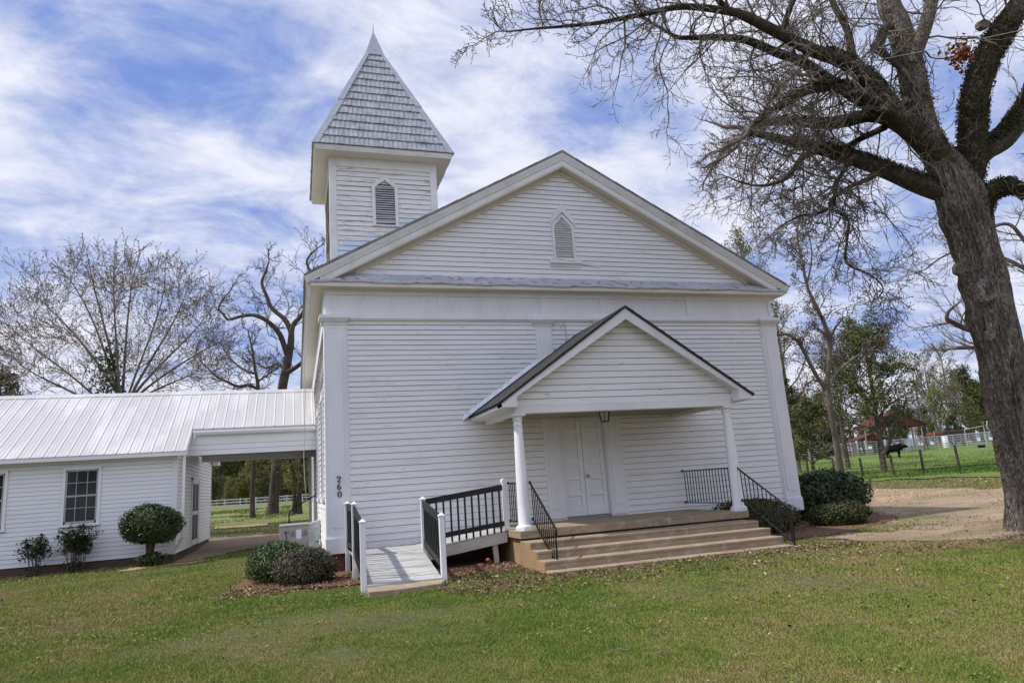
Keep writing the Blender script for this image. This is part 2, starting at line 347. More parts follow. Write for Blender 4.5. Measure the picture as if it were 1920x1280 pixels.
# solid shell behind the boards
b = MB(); b.prism([(0, -.1), (WX, -.1), (WX, 5.9), (6, 9.2), (0, 5.9)], 'y', .24, LEN); shell = b
fr = MB()
fr.prism([(0, .1), (5.36, .1), (5.36, 3.0), (6.64, 3.0), (6.64, .1), (WX, .1), (WX, 6.0), (6.0, 9.22), (0, 6.0)][::-1], 'y', 0, .24)
shell.v, shell.f, shell.m  # shell of the nave
shell.build('nave_walls', M['trim'], ch)
rows = []
z = .13; i = 0
zs = [z]
while zs[-1] < 5.17:
    p = .143 if zs[-1] < 2.55 else .1185
    zs.append(zs[-1] + p)
for z0, z1 in zip(zs[:-1], zs[1:]):
    if z0 < 2.95: rows.append((z0, z1, [(.3, 5.30, .3, 5.30), (6.70, 11.7, 6.70, 11.7)]))
    else: rows.append((z0, z1, [(.3, 11.7, .3, 11.7)]))
fr.clap((0, 0), (1, 0), (0, -1), rows)
# gable field
g = []
z = 6.26
while z < 9.1:
    z1 = z + .1265
    h0 = (9.12 - z) / SL; h1 = max((9.12 - z1) / SL, .01)
    g.append((z, z1, [(5.94 - h0, 5.94 + h0, 5.94 - h1, 5.94 + h1)])); z = z1
fr.clap((0, 0), (1, 0), (0, -1), g)
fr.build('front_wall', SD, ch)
sw = MB()
rows = []
zs = [.13]
while zs[-1] < 5.3: zs.append(zs[-1] + .143)
for z0, z1 in zip(zs[:-1], zs[1:]):
    segs = []
    if 1.28 < z0 + .07 < 3.72:
        prev = .4
        for a in (1.52, 5.0, 13.2, 17.0): segs.append((prev, a, prev, a)); prev = a + 1.15
        segs.append((prev, LEN - .2, prev, LEN - .2))
    else: segs = [(.4, LEN - .2, .4, LEN - .2)]
    rows.append((z0, z1, segs))
sw.box(0, .245, .1, .2, LEN - .02, 5.9)
sw.clap((0, 0), (0, 1), (-1, 0), rows, lip=.024, jit=.004)
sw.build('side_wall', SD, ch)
sw = MB(); sw.box(WX - .2, .245, .1, WX, LEN - .02, 5.9)
sw.clap((WX, 0), (0, 1), (1, 0), [(a, c, [(.4, LEN - .2, .4, LEN - .2)]) for a, c in zip(zs[:-1], zs[1:])])
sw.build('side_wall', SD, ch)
# side windows
for y0 in (1.52, 5.0, 13.2, 17.0):
    w = MB(); y1 = y0 + 1.15
    w.box(-.055, y0 - .09, 1.18, .01, y0 + .04, 3.72); w.box(-.055, y1 - .04, 1.18, .01, y1 + .09, 3.72)
    w.box(-.06, y0 - .12, 3.60, .01, y1 + .12, 3.78); w.box(-.08, y0 - .14, 1.18, .01, y1 + .14, 1.25)
    f = w.build('window', M['trim'], ch)
    s = MB(); s.box(-.03, y0 + .04, 1.25, -.008, y0 + .10, 3.6); s.box(-.03, y1 - .10, 1.25, -.008, y1 - .04, 3.6); s.box(-.03, y0 + .1, 2.38, -.008, y1 - .1, 2.46)
    s.box(-.03, y0 + .1, 1.25, -.008, y1 - .1, 1.34); s.box(-.03, y0 + .1, 3.52, -.008, y1 - .1, 3.6)
    s.build('sash', M['sash'], f)
    s = MB(); s.box(-.014, y0 + .1, 1.34, -.005, y1 - .1, 3.52); s.build('pane', M['glass'], f)
# foundation
b = MB(); b.box(.02, .03, -.8, .37, .5, .09); b.box(WX - .37, .03, -.8, WX - .02, .5, .09); b.box(.06, .14, -.8, WX - .06, LEN, .1)
for y in (3.2, 6.2, 9.2, 12.2, 15.2, 18.2): b.box(.03, y, -.8, .06, y + .45, .1)
b.build('foundation', M['brick'], ch)
b = MB(); b.box(-.015, .02, .09, .02, LEN - .01, .17); b.box(.37, -.012, .085, WX - .37, .0, .135); b.build('sill_board', M['trim_old'], ch)

# pilasters
def pilaster(x0, x1, zb, zt, base=True, side=0):
    P = MB()
    P.box(x0, -.05, zb, x1, .0, zt)
    w = x1 - x0; pa = x0 + w * .17; pb = x1 - w * .17
    z0 = .60; z1 = zt - .27; c = .05
    P.prism([(pa + c, z0), (pb - c, z0), (pb - c, z0 + .02), (pb, z0 + c), (pb, z1), (pa, z1), (pa, z0 + c), (pa + c, z0 + .02)], 'y', -.066, -.05)
    if side: P.box(x0 if side < 0 else x1, -.05, zb, x0 - .045 if side < 0 else x1 + .045, .36, zt + .1)
    return P
cap_rows = []
for (x0, x1, zb, zt, side) in ((.0, .43, .42, 5.04, -1), (11.57, 12.0, .42, 5.04, 1), (4.98, 5.40, .40, 5.02, 0), (6.60, 7.02, .40, 5.02, 0)):
    pl = pilaster(x0, x1, zb, zt, side=side).build('pilaster', M['trim'], ch, bevel=.004)
    c = MB(); e = .045 if side else 0
    xa = x0 - (e if side < 0 else 0); xb = x1 + (e if side > 0 else 0)
    c.box(xa - .012, -.066, zt, xb + .012, .0, zt + .045)
    yb = .36 if side else 0.0
    for k in range(5):
        t = k / 4; o = .02 + .065 * t ** .7
        c.box(xa - o, -.055 - o, zt + .045 + k * .018, xb + o, -.0, zt + .045 + (k + 1) * .018 - .0005)
    c.box(xa - .10, -.155, zt + .135, xb + .10, .0, zt + .215)
    if side:
        s0, s1 = (xa - .10, xa) if side < 0 else (xb, xb + .10)
        c.box(s0, -.0, zt + .135, s1, .36, zt + .215); s0, s1 = (xa - .06, xa) if side < 0 else (xb, xb + .06); c.box(s0, 0, zt + .045, s1, .36, zt + .134)
    c.build('capital', M['trim'], pl)
    if side:
        c = MB(); c.box(xa - .012, -.085, .085, xb + .012 if side < 0 else xb + .012, .0, .40); c.box(xa - .012, -.07, .40, xb + .012, 0, .425)
        s0, s1 = (xa - .012, 0) if side < 0 else (WX, xb + .012)
        c.box(s0, 0, .085, s1, .38, .40)
        c.build('plinth', M['trim'], pl, bevel=.004)
# inner edge strips of the corner pilasters
for xa, xb in ((.43, .475), (11.525, 11.57)): b = MB(); b.box(xa, -.03, .2, xb, -.004, 5.10); b.build('edge_strip', M['trim'], ch)

# house number: brush-like figures cut from flat strokes
def stroke(mb, pts, wid, x, z, sc, y0, y1):
    P = np.array(pts, float); n = len(P)
    T = np.gradient(P, axis=0); T /= np.linalg.norm(T, axis=1)[:, None] + 1e-9; Nn = np.stack([-T[:, 1], T[:, 0]], 1)
    wd = np.array(wid, float)[:, None] / 2
    A = P + Nn * wd; Bq = P - Nn * wd
    vs = []
    for k in range(n):
        for q in (A[k], Bq[k]):
            for y in (y0, y1): vs.append((x + q[0] * sc, y, z + q[1] * sc))
    fs = []
    for k in range(n - 1):
        o = k * 4; p = o + 4
        fs += [(o, p, p + 2, o + 2), (o + 1, o + 3, p + 3, p + 1), (o, o + 1, p + 1, p), (o + 2, p + 2, p + 3, o + 3)]
    mb.add(vs, fs)
def arc(cx, cy, rx, ry, a0, a1, n=16): return [(cx + rx * math.cos(R_(a0 + (a1 - a0) * i / (n - 1))), cy + ry * math.sin(R_(a0 + (a1 - a0) * i / (n - 1)))) for i in range(n)]
def lerpw(n, a, b_, c): return list(np.interp(np.linspace(0, 1, n), [0, .5, 1], [a, b_, c]))
yd0, yd1 = -.082, -.066
d = MB(); p = arc(.30, .72, .25, .24, 170, -35, 16); stroke(d, p, lerpw(16, .10, .06, .20), .185, 1.556, .135, yd0, yd1)
p2 = [(.50, .58), (.38, .42), (.22, .25), (.08, .12)]; stroke(d, p2, [.18, .15, .10, .06], .185, 1.556, .135, yd0, yd1)
stroke(d, [(.04, .09), (.2, .13), (.38, .07), (.52, .06), (.60, .20)], [.05, .15, .17, .13, .05], .185, 1.556, .135, yd0 - .001, yd1)
stroke(d, arc(.10, .73, .055, .055, 0, 360, 12), [.1] * 12, .185, 1.556, .135, yd0 - .002, yd1)
d.build('house_number', M['digit'], ch)
d = MB(); stroke(d, arc(.33, .30, .23, .23, 0, 360, 24), list(.10 + .07 * np.abs(np.cos(np.linspace(0, 2 * np.pi, 24)))), .188, 1.400, .135, yd0, yd1)
stroke(d, [(.12, .30), (.12, .5), (.17, .68), (.27, .84), (.42, .94), (.52, .90)], [.16, .18, .16, .12, .08, .10], .188, 1.400, .135, yd0 - .001, yd1)
d.build('house_number', M['digit'], ch)
d = MB(); stroke(d, arc(.35, .48, .25, .44, 0, 360, 28), list(.06 + .13 * np.abs(np.cos(np.linspace(0, 2 * np.pi, 28)))), .192, 1.242, .135, yd0, yd1)
d.build('house_number', M['digit'], ch)

# frieze, cornice and the little pent roof under the gable
f = MB(); f.box(0, -.028, 5.24, WX, .0, 5.90)
f.box(-.03, -.06, 5.745, WX + .03, -.028, 5.865); f.box(0, -.052, 5.245, WX, -.028, 5.315)
for a, c in ((0, .11), (2.58, 2.745), (5.14, 5.305), (6.785, 6.955), (9.30, 9.44), (11.88, 12.0)): f.box(a, -.054, 5.315, c, -.028, 5.745)
f.box(.0, -.075, 5.175, WX, .0, 5.24); f.box(0, -.05, 5.145, WX, 0, 5.175)
f.box(-.03, 0, 5.20, 0, LEN, 5.87); f.box(WX, 0, 5.20, WX + .03, LEN, 5.87)
# beadboard lines of the frieze
for k in range(70):
    x = .16 + k * .17
    if any(abs(x - q) < .16 for q in (2.66, 5.22, 6.87, 9.37, 11.9)): continue
    f.add([(x, -.0285, 5.32), (x + .006, -.0285, 5.32), (x + .206, -.0285, 5.74), (x + .2, -.0285, 5.74)], [(0, 1, 2, 3)], 1)
f.build('frieze', [M['trim'], mat('faint_board_joint', (.62, .63, .64), .7)], ch)
c = MB(); c.box(-.30, -.28, 5.865, WX + .30, 0, 5.885)             # front soffit
c.box(-.31, -.30, 5.87, WX + .31, -.28, 5.975)
c.box(-.30, 0.0, 5.865, .0, LEN, 5.885); c.box(WX, 0, 5.865, WX + .3, LEN, 5.885)
for k in range(4): c.box(-.30 - .0, 0, 5.885, -.29, LEN, 5.93)
c.build('soffit', M['soffit'], ch)
for sx, x in ((-1, 0.0), (1, WX)):
    c = MB(); c.prism([(x + sx * .30, 5.885), (x + sx * .33, 5.90), (x + sx * .37, 5.99), (x + sx * .42, 6.08), (x + sx * .42, 6.10), (x + sx * .29, 6.10), (x + sx * .29, 5.886)], 'y', -.262, LEN); c.build('eave_cornice', M['trim_old'], ch)
pr = MB(); n = 60
for k in range(n):
    xa = -.34 + (WX + .66) * k / n; xb = -.34 + (WX + .66) * (k + 1) / n
    w = lambda x: .012 * math.sin(x * 3.1) + .008 * math.sin(x * 9.7)
    pr.add([(xa, -.325, 5.985 + w(xa)), (xb, -.325, 5.985 + w(xb)), (xb, .005, 6.285 + .3 * w(xb)), (xa, .005, 6.285 + .3 * w(xa)),
            (xa, -.325, 5.962 + w(xa)), (xb, -.325, 5.962 + w(xb)), (xb, .0, 6.25), (xa, .0, 6.25)], [(0, 1, 2, 3), (4, 5, 1, 0), (7, 6, 5, 4)])
pr.build('pent_roof', M['pent'], ch)

# raking cornice
def rake(mb, top0, bot0, y0, y1, xr, mi=0):
    """band under the roof line: heights at the ridge measured vertically, running to xr (distance from the ridge)"""
    for s in (-1, 1):
        mb.prism([(6, top0), (6 + s * xr, top0 - SL * xr), (6 + s * xr, bot0 - SL * xr), (6, bot0)], 'y', y0, y1, mi)
c = MB()
rake(c, 9.60, 9.43, -.285, 0.0, 6.42)
for k in range(3): rake(c, 9.60, 9.56 - .038 * k + .0, -.32 + .011 * k, -.285, 6.46 - .012 * k)
rake(c, 9.43, 9.275, -.262, 0.0, 6.12)
c.build('raking_cornice', M['trim_old'], ch)
c = MB(); rake(c, 9.275, 9.24, -.255, 0.0, 5.98); rake(c, 9.24, 9.12, -.035, 0.0, 5.3); c.build('rake_soffit', M['soffit'], ch)
rf = MB()
for s in (-1, 1):
    rf.prism([(6, 9.655), (6 + s * 6.47, 9.655 - SL * 6.47), (6 + s * 6.47, 9.605 - SL * 6.47), (6, 9.605)], 'y', -.33, LEN + .3)
    for k in range(18):
        t0 = k / 18 * 6.4; t1 = t0 + .34
        rf.prism([(6 + s * t0, 9.675 - SL * t0), (6 + s * t1, 9.667 - SL * t1), (6 + s * t1, 9.652 - SL * t1), (6 + s * t0, 9.652 - SL * t0)], 'y', -.335 - .004 * (k % 3), LEN + .31)
rf.build('roof', M['roof_old'], ch)

# gable louvre
def louvre(parent, name, x0, x1, zb, zs_, za, y, fw, hood=False, n=18):
    xm = (x0 + x1) / 2
    o = [(x0 - fw, zb - .02), (x1 + fw, zb - .02), (x1 + fw, zs_ + .05), (xm, za + fw * 1.5), (x0 - fw, zs_ + .05)]
    inn = [(x0, zb), (x1, zb), (x1, zs_), (xm, za), (x0, zs_)]
    f = MB()
    vs = [(p[0], y - .05, p[1]) for p in o] + [(p[0], y - .05, p[1]) for p in inn] + [(p[0], y, p[1]) for p in o] + [(p[0], y + .03, p[1]) for p in inn]
    fs = []
    for k in range(5):
        j = (k + 1) % 5
        fs += [(k, j, 5 + j, 5 + k), (10 + k, 10 + j, j, k), (5 + k, 5 + j, 15 + j, 15 + k)]
    f.add(vs, fs)
    fo = f.build(name, M['trim_old'], parent)
    d = MB(); d.add([(p[0], y - .004, p[1]) for p in inn], [(0, 1, 2, 3, 4)]); d.build('opening', M['dark'], fo)
    s = MB()
    st = (za - zb) / n
    for k in range(n):
        z0 = zb + k * st + .006
        zm = z0 + st * .6
        xa, xb = x0, x1
        if zm > zs_:
            t = (zm - zs_) / (za - zs_); xa = x0 + (xm - x0) * t; xb = x1 + (xm - x1) * t
        j = random.uniform(-.004, .004)
        s.add([(xa, y - .043, z0 + j), (xb, y - .043, z0 - j), (xb, y - .008, z0 + st * .60), (xa, y - .008, z0 + st * .60), (xa, y - .043, z0 - .008 + j), (xb, y - .043, z0 - .008 - j)], [(0, 1, 2, 3), (4, 5, 1, 0)])
    s.build('slats', M['louvre'], fo)
    return fo
gv = louvre(ch, 'gable_louvre', 5.70, 6.18, 6.80, 7.66, 7.93, 0, .065)
h = MB()
h.prism([(5.94, 8.29), (5.99, 8.22), (5.99, 8.04), (5.94, 8.05), (5.62, 7.71), (5.62, 7.90), (5.89, 8.22)], 'y', -.062, -.0)
h.prism([(5.99, 8.215), (6.27, 7.885), (6.285, 7.69), (5.99, 8.015)], 'y', -.060, -.0)
h.build('hood_board', M['trim_old'], gv)
h = MB(); h.box(5.52, -.085, 6.665, 6.375, 0, 6.775); h.box(5.52, -.03, 6.575, 6.37, 0, 6.665); h.prism([(6.375, 6.755), (6.375, 6.665), (6.885, 6.60), (6.885, 6.665)], 'y', -.032, -.0); h.build('sill', M['siding_old'], gv)

# steeple
TX0, TX1, TY0 = .231, 2.997, 1.54; TW = TX1 - TX0; TY1 = TY0 + TW; TCX = (TX0 + TX1) / 2; TCY = (TY0 + TY1) / 2
t = MB(); t.box(TX0 + .005, TY0 + .005, 5.9, TX1 - .005, TY1 - .005, 9.95)
zs = [6.55 + .137 * k for k in range(24)]
for (o, u, nn) in (((TX0, TY0), (1, 0), (0, -1)), ((TX0, TY1), (0, -1), (-1, 0)), ((TX1, TY0), (0, 1), (1, 0)), ((TX1, TY1), (-1, 0), (0, 1))):
    t.clap(o, u, nn, [(a, a + .137, [(.12, TW - .12, .12, TW - .12)]) for a in zs if a + .137 < 9.75], lip=.020, jit=.004, seg=1.8)
tw = t.build('steeple', [M['siding_old'], M['lap_shade']], ch)
t = MB()
for x, y in ((TX0, TY0), (TX1, TY0), (TX0, TY1), (TX1, TY1)):
    sx = 1 if x == TX0 else -1; sy = 1 if y == TY0 else -1
    t.box(x - sx * .03, y - sy * .03, 6.0, x + sx * .15, y, 9.70); t.box(x - sx * .03, y, 6.0, x, y + sy * .15, 9.70)
t.box(TX0 - .034, TY0 - .034, 9.685, TX1 + .034, TY0, 9.94); t.box(TX0 - .034, TY1, 9.685, TX1 + .034, TY1 + .034, 9.94)
t.box(TX0 - .034, TY0, 9.685, TX0, TY1, 9.94); t.box(TX1, TY0, 9.685, TX1 + .034, TY1, 9.94)
t.build('corner_boards', M['trim_old'], tw)
# stepped boards in blue primer just above the nave roof
t = MB()
for a in zs:
    xe = .25 + (a - 7.11) / .444
    w = .40 + .22 * math.sin(a * 37)
    xa = max(TX0 + .02, xe - w); xb = min(TX1 - .15, xe + 1.2)
    if xa < xb and a < 8.5: t.clap((0, TY0 - .004), (1, 0), (0, -1), [(a, a + .136, [(xa, xb, xa, xb)])], lip=.022, top=.005, seg=9)
t.build('primed_boards', [M['primer_blue'], M['lap_shade']], tw)
OV = .411
t = MB(); a = OV - .03
t.box(TX0 - a, TY0 - a, 9.942, TX1 + a, TY1 + a, 9.955)
t.build('steeple_soffit', M['soffit'], tw)
t = MB()
for k, (e, z0, z1) in enumerate(((OV - .02, 9.955, 10.00), (OV - .005, 10.00, 10.05), (OV + .005, 10.05, 10.075))):
    t.prism([(TX0 - e, TY0 - e), (TX1 + e, TY0 - e), (TX1 + e, TY1 + e), (TX0 - e, TY1 + e)], 'z', z0, z1)
t.build('steeple_fascia', M['trim_old'], tw)
# spire: individual pressed tin shingles in courses
ZB, ZK, ZA = 10.085, 13.92, 14.75; HB = TW / 2 + OV + .02; HK = .215
def half(z): return HB + (HK - HB) * (z - ZB) / (ZK - ZB)
sp = MB()
sp.add([(TCX + sx * (half(z) - .012), TCY + sy * (half(z) - .012), z) for z in (ZB - .01, ZK) for sx, sy in ((-1, -1), (1, -1), (1, 1), (-1, 1))], [(3, 2, 1, 0), (4, 5, 6, 7), (0, 1, 5, 4), (1, 2, 6, 5), (2, 3, 7, 6), (3, 0, 4, 7)])
nrow = 13; 
for s4 in range(4):
    ca, sa = math.cos(s4 * math.pi / 2), math.sin(s4 * math.pi / 2)
    def Q(u, z, k):
        hz = half(z) + k
        x, y = u, -hz
        return (TCX + x * ca - y * sa, TCY + x * sa + y * ca, z + k * .4)
    for r in range(nrow):
        z0 = ZB + (ZK - ZB) * r / nrow; z1 = ZB + (ZK - ZB) * (r + 1) / nrow + .02
        h0 = half(z0); 
        wdt = .125; off = random.uniform(0, wdt); u = -h0 - off
        while u < h0:
            ua, ub = max(u, -h0), min(u + wdt, h0); u += wdt
            if ub - ua < .01: continue
            hz1 = half(z1)
            ua1, ub1 = max(ua, -hz1), min(ub, hz1)
            if ub1 <= ua1: ua1 = ub1 = max(-hz1, min(hz1, (ua + ub) / 2))
            j = random.uniform(-.006, .006); lp = .026 + random.uniform(-.004, .006)
            q1 = ua + (ub - ua) * .62; q11 = ua1 + (ub1 - ua1) * .62
            e = .010
            sp.add([Q(ua, z0 + j, lp), Q(q1, z0 + j, lp + .002), Q(ub, z0 + j, lp + e), Q(ub1, z1, .006 + e * .6), Q(q11, z1, .004), Q(ua1, z1, .004), Q(ua, z0 + j, 0), Q(ub, z0 + j, 0)],
                   [(0, 1, 4, 5), (1, 2, 3, 4), (6, 7, 2, 1, 0), (2, 7, 3)])
spo = sp.build('spire', M['tin'], tw)
hp = MB()
for sx, sy in ((-1, -1), (1, -1), (1, 1), (-1, 1)):
    for zc0, zc1, off in ((ZB, ZB + 1.72, .036), (ZB + 1.70, ZK + .02, .048)):
        c0 = half(zc0) + off; c1 = half(zc1) + off; w = .17
        for (ax_, ay_) in ((1, 0), (0, 1)):
            p = []
            for z, cc in ((zc0, c0), (zc1, c1)):
                ww = w if z < ZK else .10
                p += [(TCX + sx * cc, TCY + sy * cc, z), (TCX + sx * (cc - (ww if ax_ else .0)), TCY + sy * (cc - (ww if ay_ else 0)), z)]
            q = [(P_[0] - sx * (.03 if not ax_ else 0), P_[1] - sy * (.03 if ax_ else 0), P_[2] - .004) for P_ in p]
            hp.add(p + q, [(0, 1, 3, 2), (4, 6, 7, 5), (1, 5, 7, 3), (0, 4, 5, 1), (2, 3, 7, 6), (0, 2, 6, 4)])
hp.build('hip_caps', M['tin_cap'], tw)
cp = MB(); e = HK + .06
cp.add([(TCX + sx * e, TCY + sy * e, ZK - .035) for sx, sy in ((-1, -1), (1, -1), (1, 1), (-1, 1))] + [(TCX + sx * .03, TCY + sy * .03, ZA) for sx, sy in ((-1, -1), (1, -1), (1, 1), (-1, 1))], [(3, 2, 1, 0), (4, 5, 6, 7), (0, 1, 5, 4), (1, 2, 6, 5), (2, 3, 7, 6), (3, 0, 4, 7)])
cp.build('spire_cap', M['tin_cap'], tw)
cp = MB(); cp.tube([(TCX, TCY, ZA - .05), (TCX, TCY, 15.12)], [.022, .010], 8); cp.build('finial_rod', M['deck_frame'], tw)
louvre(tw, 'steeple_louvre', 1.365, 1.875, 8.09, 9.155, 9.36, TY0 - .012, .085, n=20)

# front door
dj = MB()
dj.box(5.36, -.03, .36, 5.42, .20, 2.98); dj.box(6.58, -.03, .36, 6.64, .20, 2.98); dj.box(5.36, -.03, 2.92, 6.64, .20, 3.0)
dj.build('door_frame', M['trim'], ch)
for x0, x1 in ((5.42, 6.0), (6.0, 6.58)):
    g_ = .012
    D_ = MB(); D_.box(x0 + g_ / 2, .138, .415, x1 - g_ / 2, .17, 2.92)
    hh = [.56, .94, 1.32, 1.70, 2.08, 2.46]
    st = .12; za = .415; 
    fr_ = MB()
    fr_.box(x0 + g_ / 2, .10, .415, x0 + st, .1385, 2.92); fr_.box(x1 - st, .10, .415, x1 - g_ / 2, .1385, 2.92)
    zp = .415
    for k in range(7):
        top = .415 + .12 + k * .405 if k else .60
        zr0 = .415 if k == 0 else .60 + (k) * .375 - .10
        zr1 = .60 if k == 0 else zr0 + .10
        if k == 6: zr1 = 2.92
        fr_.box(x0 + st, .10, zr0, x1 - st, .1385, zr1)
    fr_.v, fr_.f
    D_.add(fr_.v, fr_.f)
    do = D_.build('door', M['door'], ch, bevel=.006)
    if x0 > 5.9:
        k_ = MB(); k_.tube([(6.06, .10, 1.33), (6.06, .03, 1.33)], [.012, .012], 8); k_.lathe(0, 0, [(.001, 0), (.028, .004), (.040, .025), (.036, .045), (.015, .06)], 14)
        for q in range(len(k_.v)):
            if q >= 16:
                vx, vy, vz = k_.v[q]; k_.v[q] = (6.06 + vx, .05 - vz, 1.33 + vy)
        k_.build('door_knob', M['brass'], do, smooth=True)
th = MB(); th.box(5.42, -.02, .356, 6.58, .20, .405); th.build('threshold', mat('grey_threshold', (.22, .23, .25), .6), ch)
bk = MB(); bk.box(5.3, .2, .3, 6.7, .22, 3.05); bk.build('door_backing', M['dark'], ch)

# ---------------------------------------------------------------- porch
PX, PH, PZE, PZP = 6.12, 2.90, 2.885, 4.85; PS = (PZP - PZE) / PH; YF = -2.62
r = MB()
for s in (-1, 1):
    r.prism([(PX, PZP), (PX + s * (PH + .03), PZE - PS * .03), (PX + s * (PH + .03), PZE - PS * .03 - .05), (PX, PZP - .05)], 'y', YF - .03, -.006)
    n = 17                                                      # shingle courses
    for k in range(n):
        t0 = k / n * (PH + .03); t1 = (k + 1) / n * (PH + .03) + .03
        y = YF - .035
        while y < -.01:
            y2 = min(y + random.uniform(.22, .36), -.006); j = random.uniform(.010, .018)
            r.add([(PX + s * t0, y, PZP - PS * t0 + .004), (PX + s * t0, y2 - .004, PZP - PS * t0 + .004), (PX + s * t1, y2 - .004, PZP - PS * t1 + j + .004), (PX + s * t1, y, PZP - PS * t1 + j + .004),
                   (PX + s * t1, y, PZP - PS * t1 - .004), (PX + s * t1, y2 - .004, PZP - PS * t1 - .004)], [(0, 1, 2, 3) if s < 0 else (3, 2, 1, 0), (3, 2, 5, 4) if s < 0 else (4, 5, 2, 3)])
            y = y2
pro = r.build('porch_roof', M['shingle'], ch)
for s in (-1, 1):                                            # stepped flashing up the wall
    n = 13; fl = MB()
    for k in range(n):
        if s > 0 and k < 2: pass
        t0 = .9 + k / n * (PH - .75); t1 = t0 + (PH - .75) / n + .03
        if s < 0 or True:
            j = random.uniform(-.015, .015)
            fl.add([(PX + s * t0, -.028 - .003 * (k % 2), PZP - PS * t0 - .0), (PX + s * t1, -.028 - .003 * (k % 2), PZP - PS * t1), (PX + s * t1, -.024 - .003 * (k % 2), PZP - PS * t1 + .13 + j), (PX + s * t0, -.024 - .003 * (k % 2), PZP - PS * t0 + .13 - j),
                    (PX + s * t0, -.10, PZP - PS * t0 + .022), (PX + s * t1, -.10, PZP - PS * t1 + .024)], [(0, 1, 2, 3), (0, 1, 5, 4)])
    fl.build('flashing', M['flash'], pro)
c = MB()
for s in (-1, 1):
    c.prism([(PX, PZP - .05), (PX + s * PH, PZE - .05), (PX + s * PH, PZE - .275 + .14), (PX + s * (PH - .32), PZE - .055), (PX, PZP - .335)], 'y', YF, YF + .035) if False else None
    c.prism([(PX, PZP - .05), (PX + s * PH, PZE - .05), (PX + s * PH, PZE - .13), (PX, PZP - .29 - .0)], 'y', YF, YF + .03)
    c.prism([(PX + s * PH, PZE - .052), (PX + s * (PH - .32), PZE - .05 + PS * .30), (PX + s * (PH - .32), PZE - .135), (PX + s * PH, PZE - .135)], 'y', YF - .004, YF + .30)
    c.box(PX + s * PH, YF + .03, PZE - .13, PX + s * (PH - .025), -.02, PZE - .03)
    c.box(PX + s * (PH - .025), YF + .05, PZE - .15, PX + s * (PH - .36), -.02, PZE - .135)
    c.prism([(PX, PZP - .10), (PX + s * (PH - .05), PZE - .07), (PX + s * (PH - .05), PZE - .09), (PX, PZP - .12)], 'y', YF + .03, -2.3)
c.build('porch_fascia', M['trim'], ch)
g = MB(); rows = []
z = 2.80
while z < PZP - .15:
    z1 = z + .137; h0 = (PZP - .10 - z) / PS; h1 = max((PZP - .10 - z1) / PS, .01); h0 = min(h0, 2.58); h1 = min(h1, 2.58)
    rows.append((z, z1, [(PX - h0, PX + h0, PX - h1, PX + h1)])); z = z1
g.prism([(PX - 2.55, 2.80), (PX + 2.55, 2.80), (PX + 2.55, 3.0), (PX, PZP - .12), (PX - 2.55, 3.0)], 'y', -2.325, -2.24)
g.clap((0, -2.33), (1, 0), (0, -1), rows, seg=4.5)
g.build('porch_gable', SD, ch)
bm = MB(); bm.box(3.55, -2.345, 2.645, 8.67, -2.15, 2.80)
bm.box(3.55, -2.15, 2.645, 3.72, -.02, 2.80); bm.box(8.50, -2.15, 2.645, 8.67, -.02, 2.80)
bm.build('porch_beam', M['trim'], ch, bevel=.004)
ce = MB(); ce.box(3.72, -2.15, 2.735, 8.50, -.02, 2.75); ce.build('porch_ceiling', mat('shade_darkened_porch_ceiling', (.33, .31, .25), .8, [(1.5, (.25, .23, .19), .45, .7)]), ch)  # ceiling colour darkened to deepen the shade under the porch
for x in (3.645, 8.575):
    k = MB()
    k.lathe(x, -2.235, [(.132, .45), (.123, .47), (.121, .9), (.113, 1.4), (.101, 1.9), (.087, 2.38), (.086, 2.40), (.098, 2.41), (.098, 2.43), (.087, 2.44), (.086, 2.50), (.102, 2.515), (.105, 2.535), (.090, 2.55), (.090, 2.565), (.118, 2.60)], 28)
    co = k.build('porch_column', M['column'], ch, smooth=True)
    e = co.modifiers.new('edge', 'EDGE_SPLIT'); e.split_angle = R_(40)
    k = MB(); k.box(x - .135, -2.37, 2.60, x + .135, -2.10, 2.646); k.build('column_cap', M['column'], co, bevel=.004)
    k = MB(); q = [(x + .185 * math.cos(R_(22.5 + 45 * i)), -2.235 + .185 * math.sin(R_(22.5 + 45 * i))) for i in range(8)]
    k.prism(q, 'z', .357, .42); k.lathe(x, -2.235, [(.168, .42), (.170, .435), (.160, .452), (.14, .462)], 28); k.build('column_base', M['column'], co, bevel=.006)
# bent service pipe above the porch roof and a loose wire
k = MB(); k.tube([(4.98, -.09, 4.15), (5.66 - .02, -.08, 4.5), (5.66, -.08, 4.6), (5.66, -.08, 5.02), (5.64, -.10, 5.16), (5.60, -.13, 5.20), (5.56, -.13, 5.10), (5.50, -.11, 5.05)], .013, 6)
k.v = [((v[0] + .10), v[1], v[2] - .10) for v in k.v]
k.build('service_pipe', M['deck_frame'], ch)

# lantern hanging from the porch ceiling
la = thing('lantern', 'black tapered lantern under the porch ceiling in front of the door', 'lantern', (5.93, -1.5, 2.735))
k = MB(); x, y = 5.93, -1.5
k.box(x - .06, y - .06, 2.72, x + .06, y + .06, 2.735); k.prism([(x + .14 * math.cos(R_(60 * i)), y + .14 * math.sin(R_(60 * i))) for i in range(6)], 'z', 2.695, 2.72)
k.prism([(x + .085 * math.cos(R_(60 * i)), y + .085 * math.sin(R_(60 * i))) for i in range(6)], 'z', 2.475, 2.492)
for i in range(6):
    c_, s_ = math.cos(R_(60 * i)), math.sin(R_(60 * i))
    k.beam((x + .13 * c_, y + .13 * s_, 2.70), (x + .08 * c_, y + .08 * s_, 2.48), .016, .016, up=(c_, s_, .2))
k.build('frame', M['black'], la)
k = MB(); k.lathe(x, y, [(.074, 2.492), (.118, 2.695)], 6); k.build('glass', M['lamp_glass'], la)

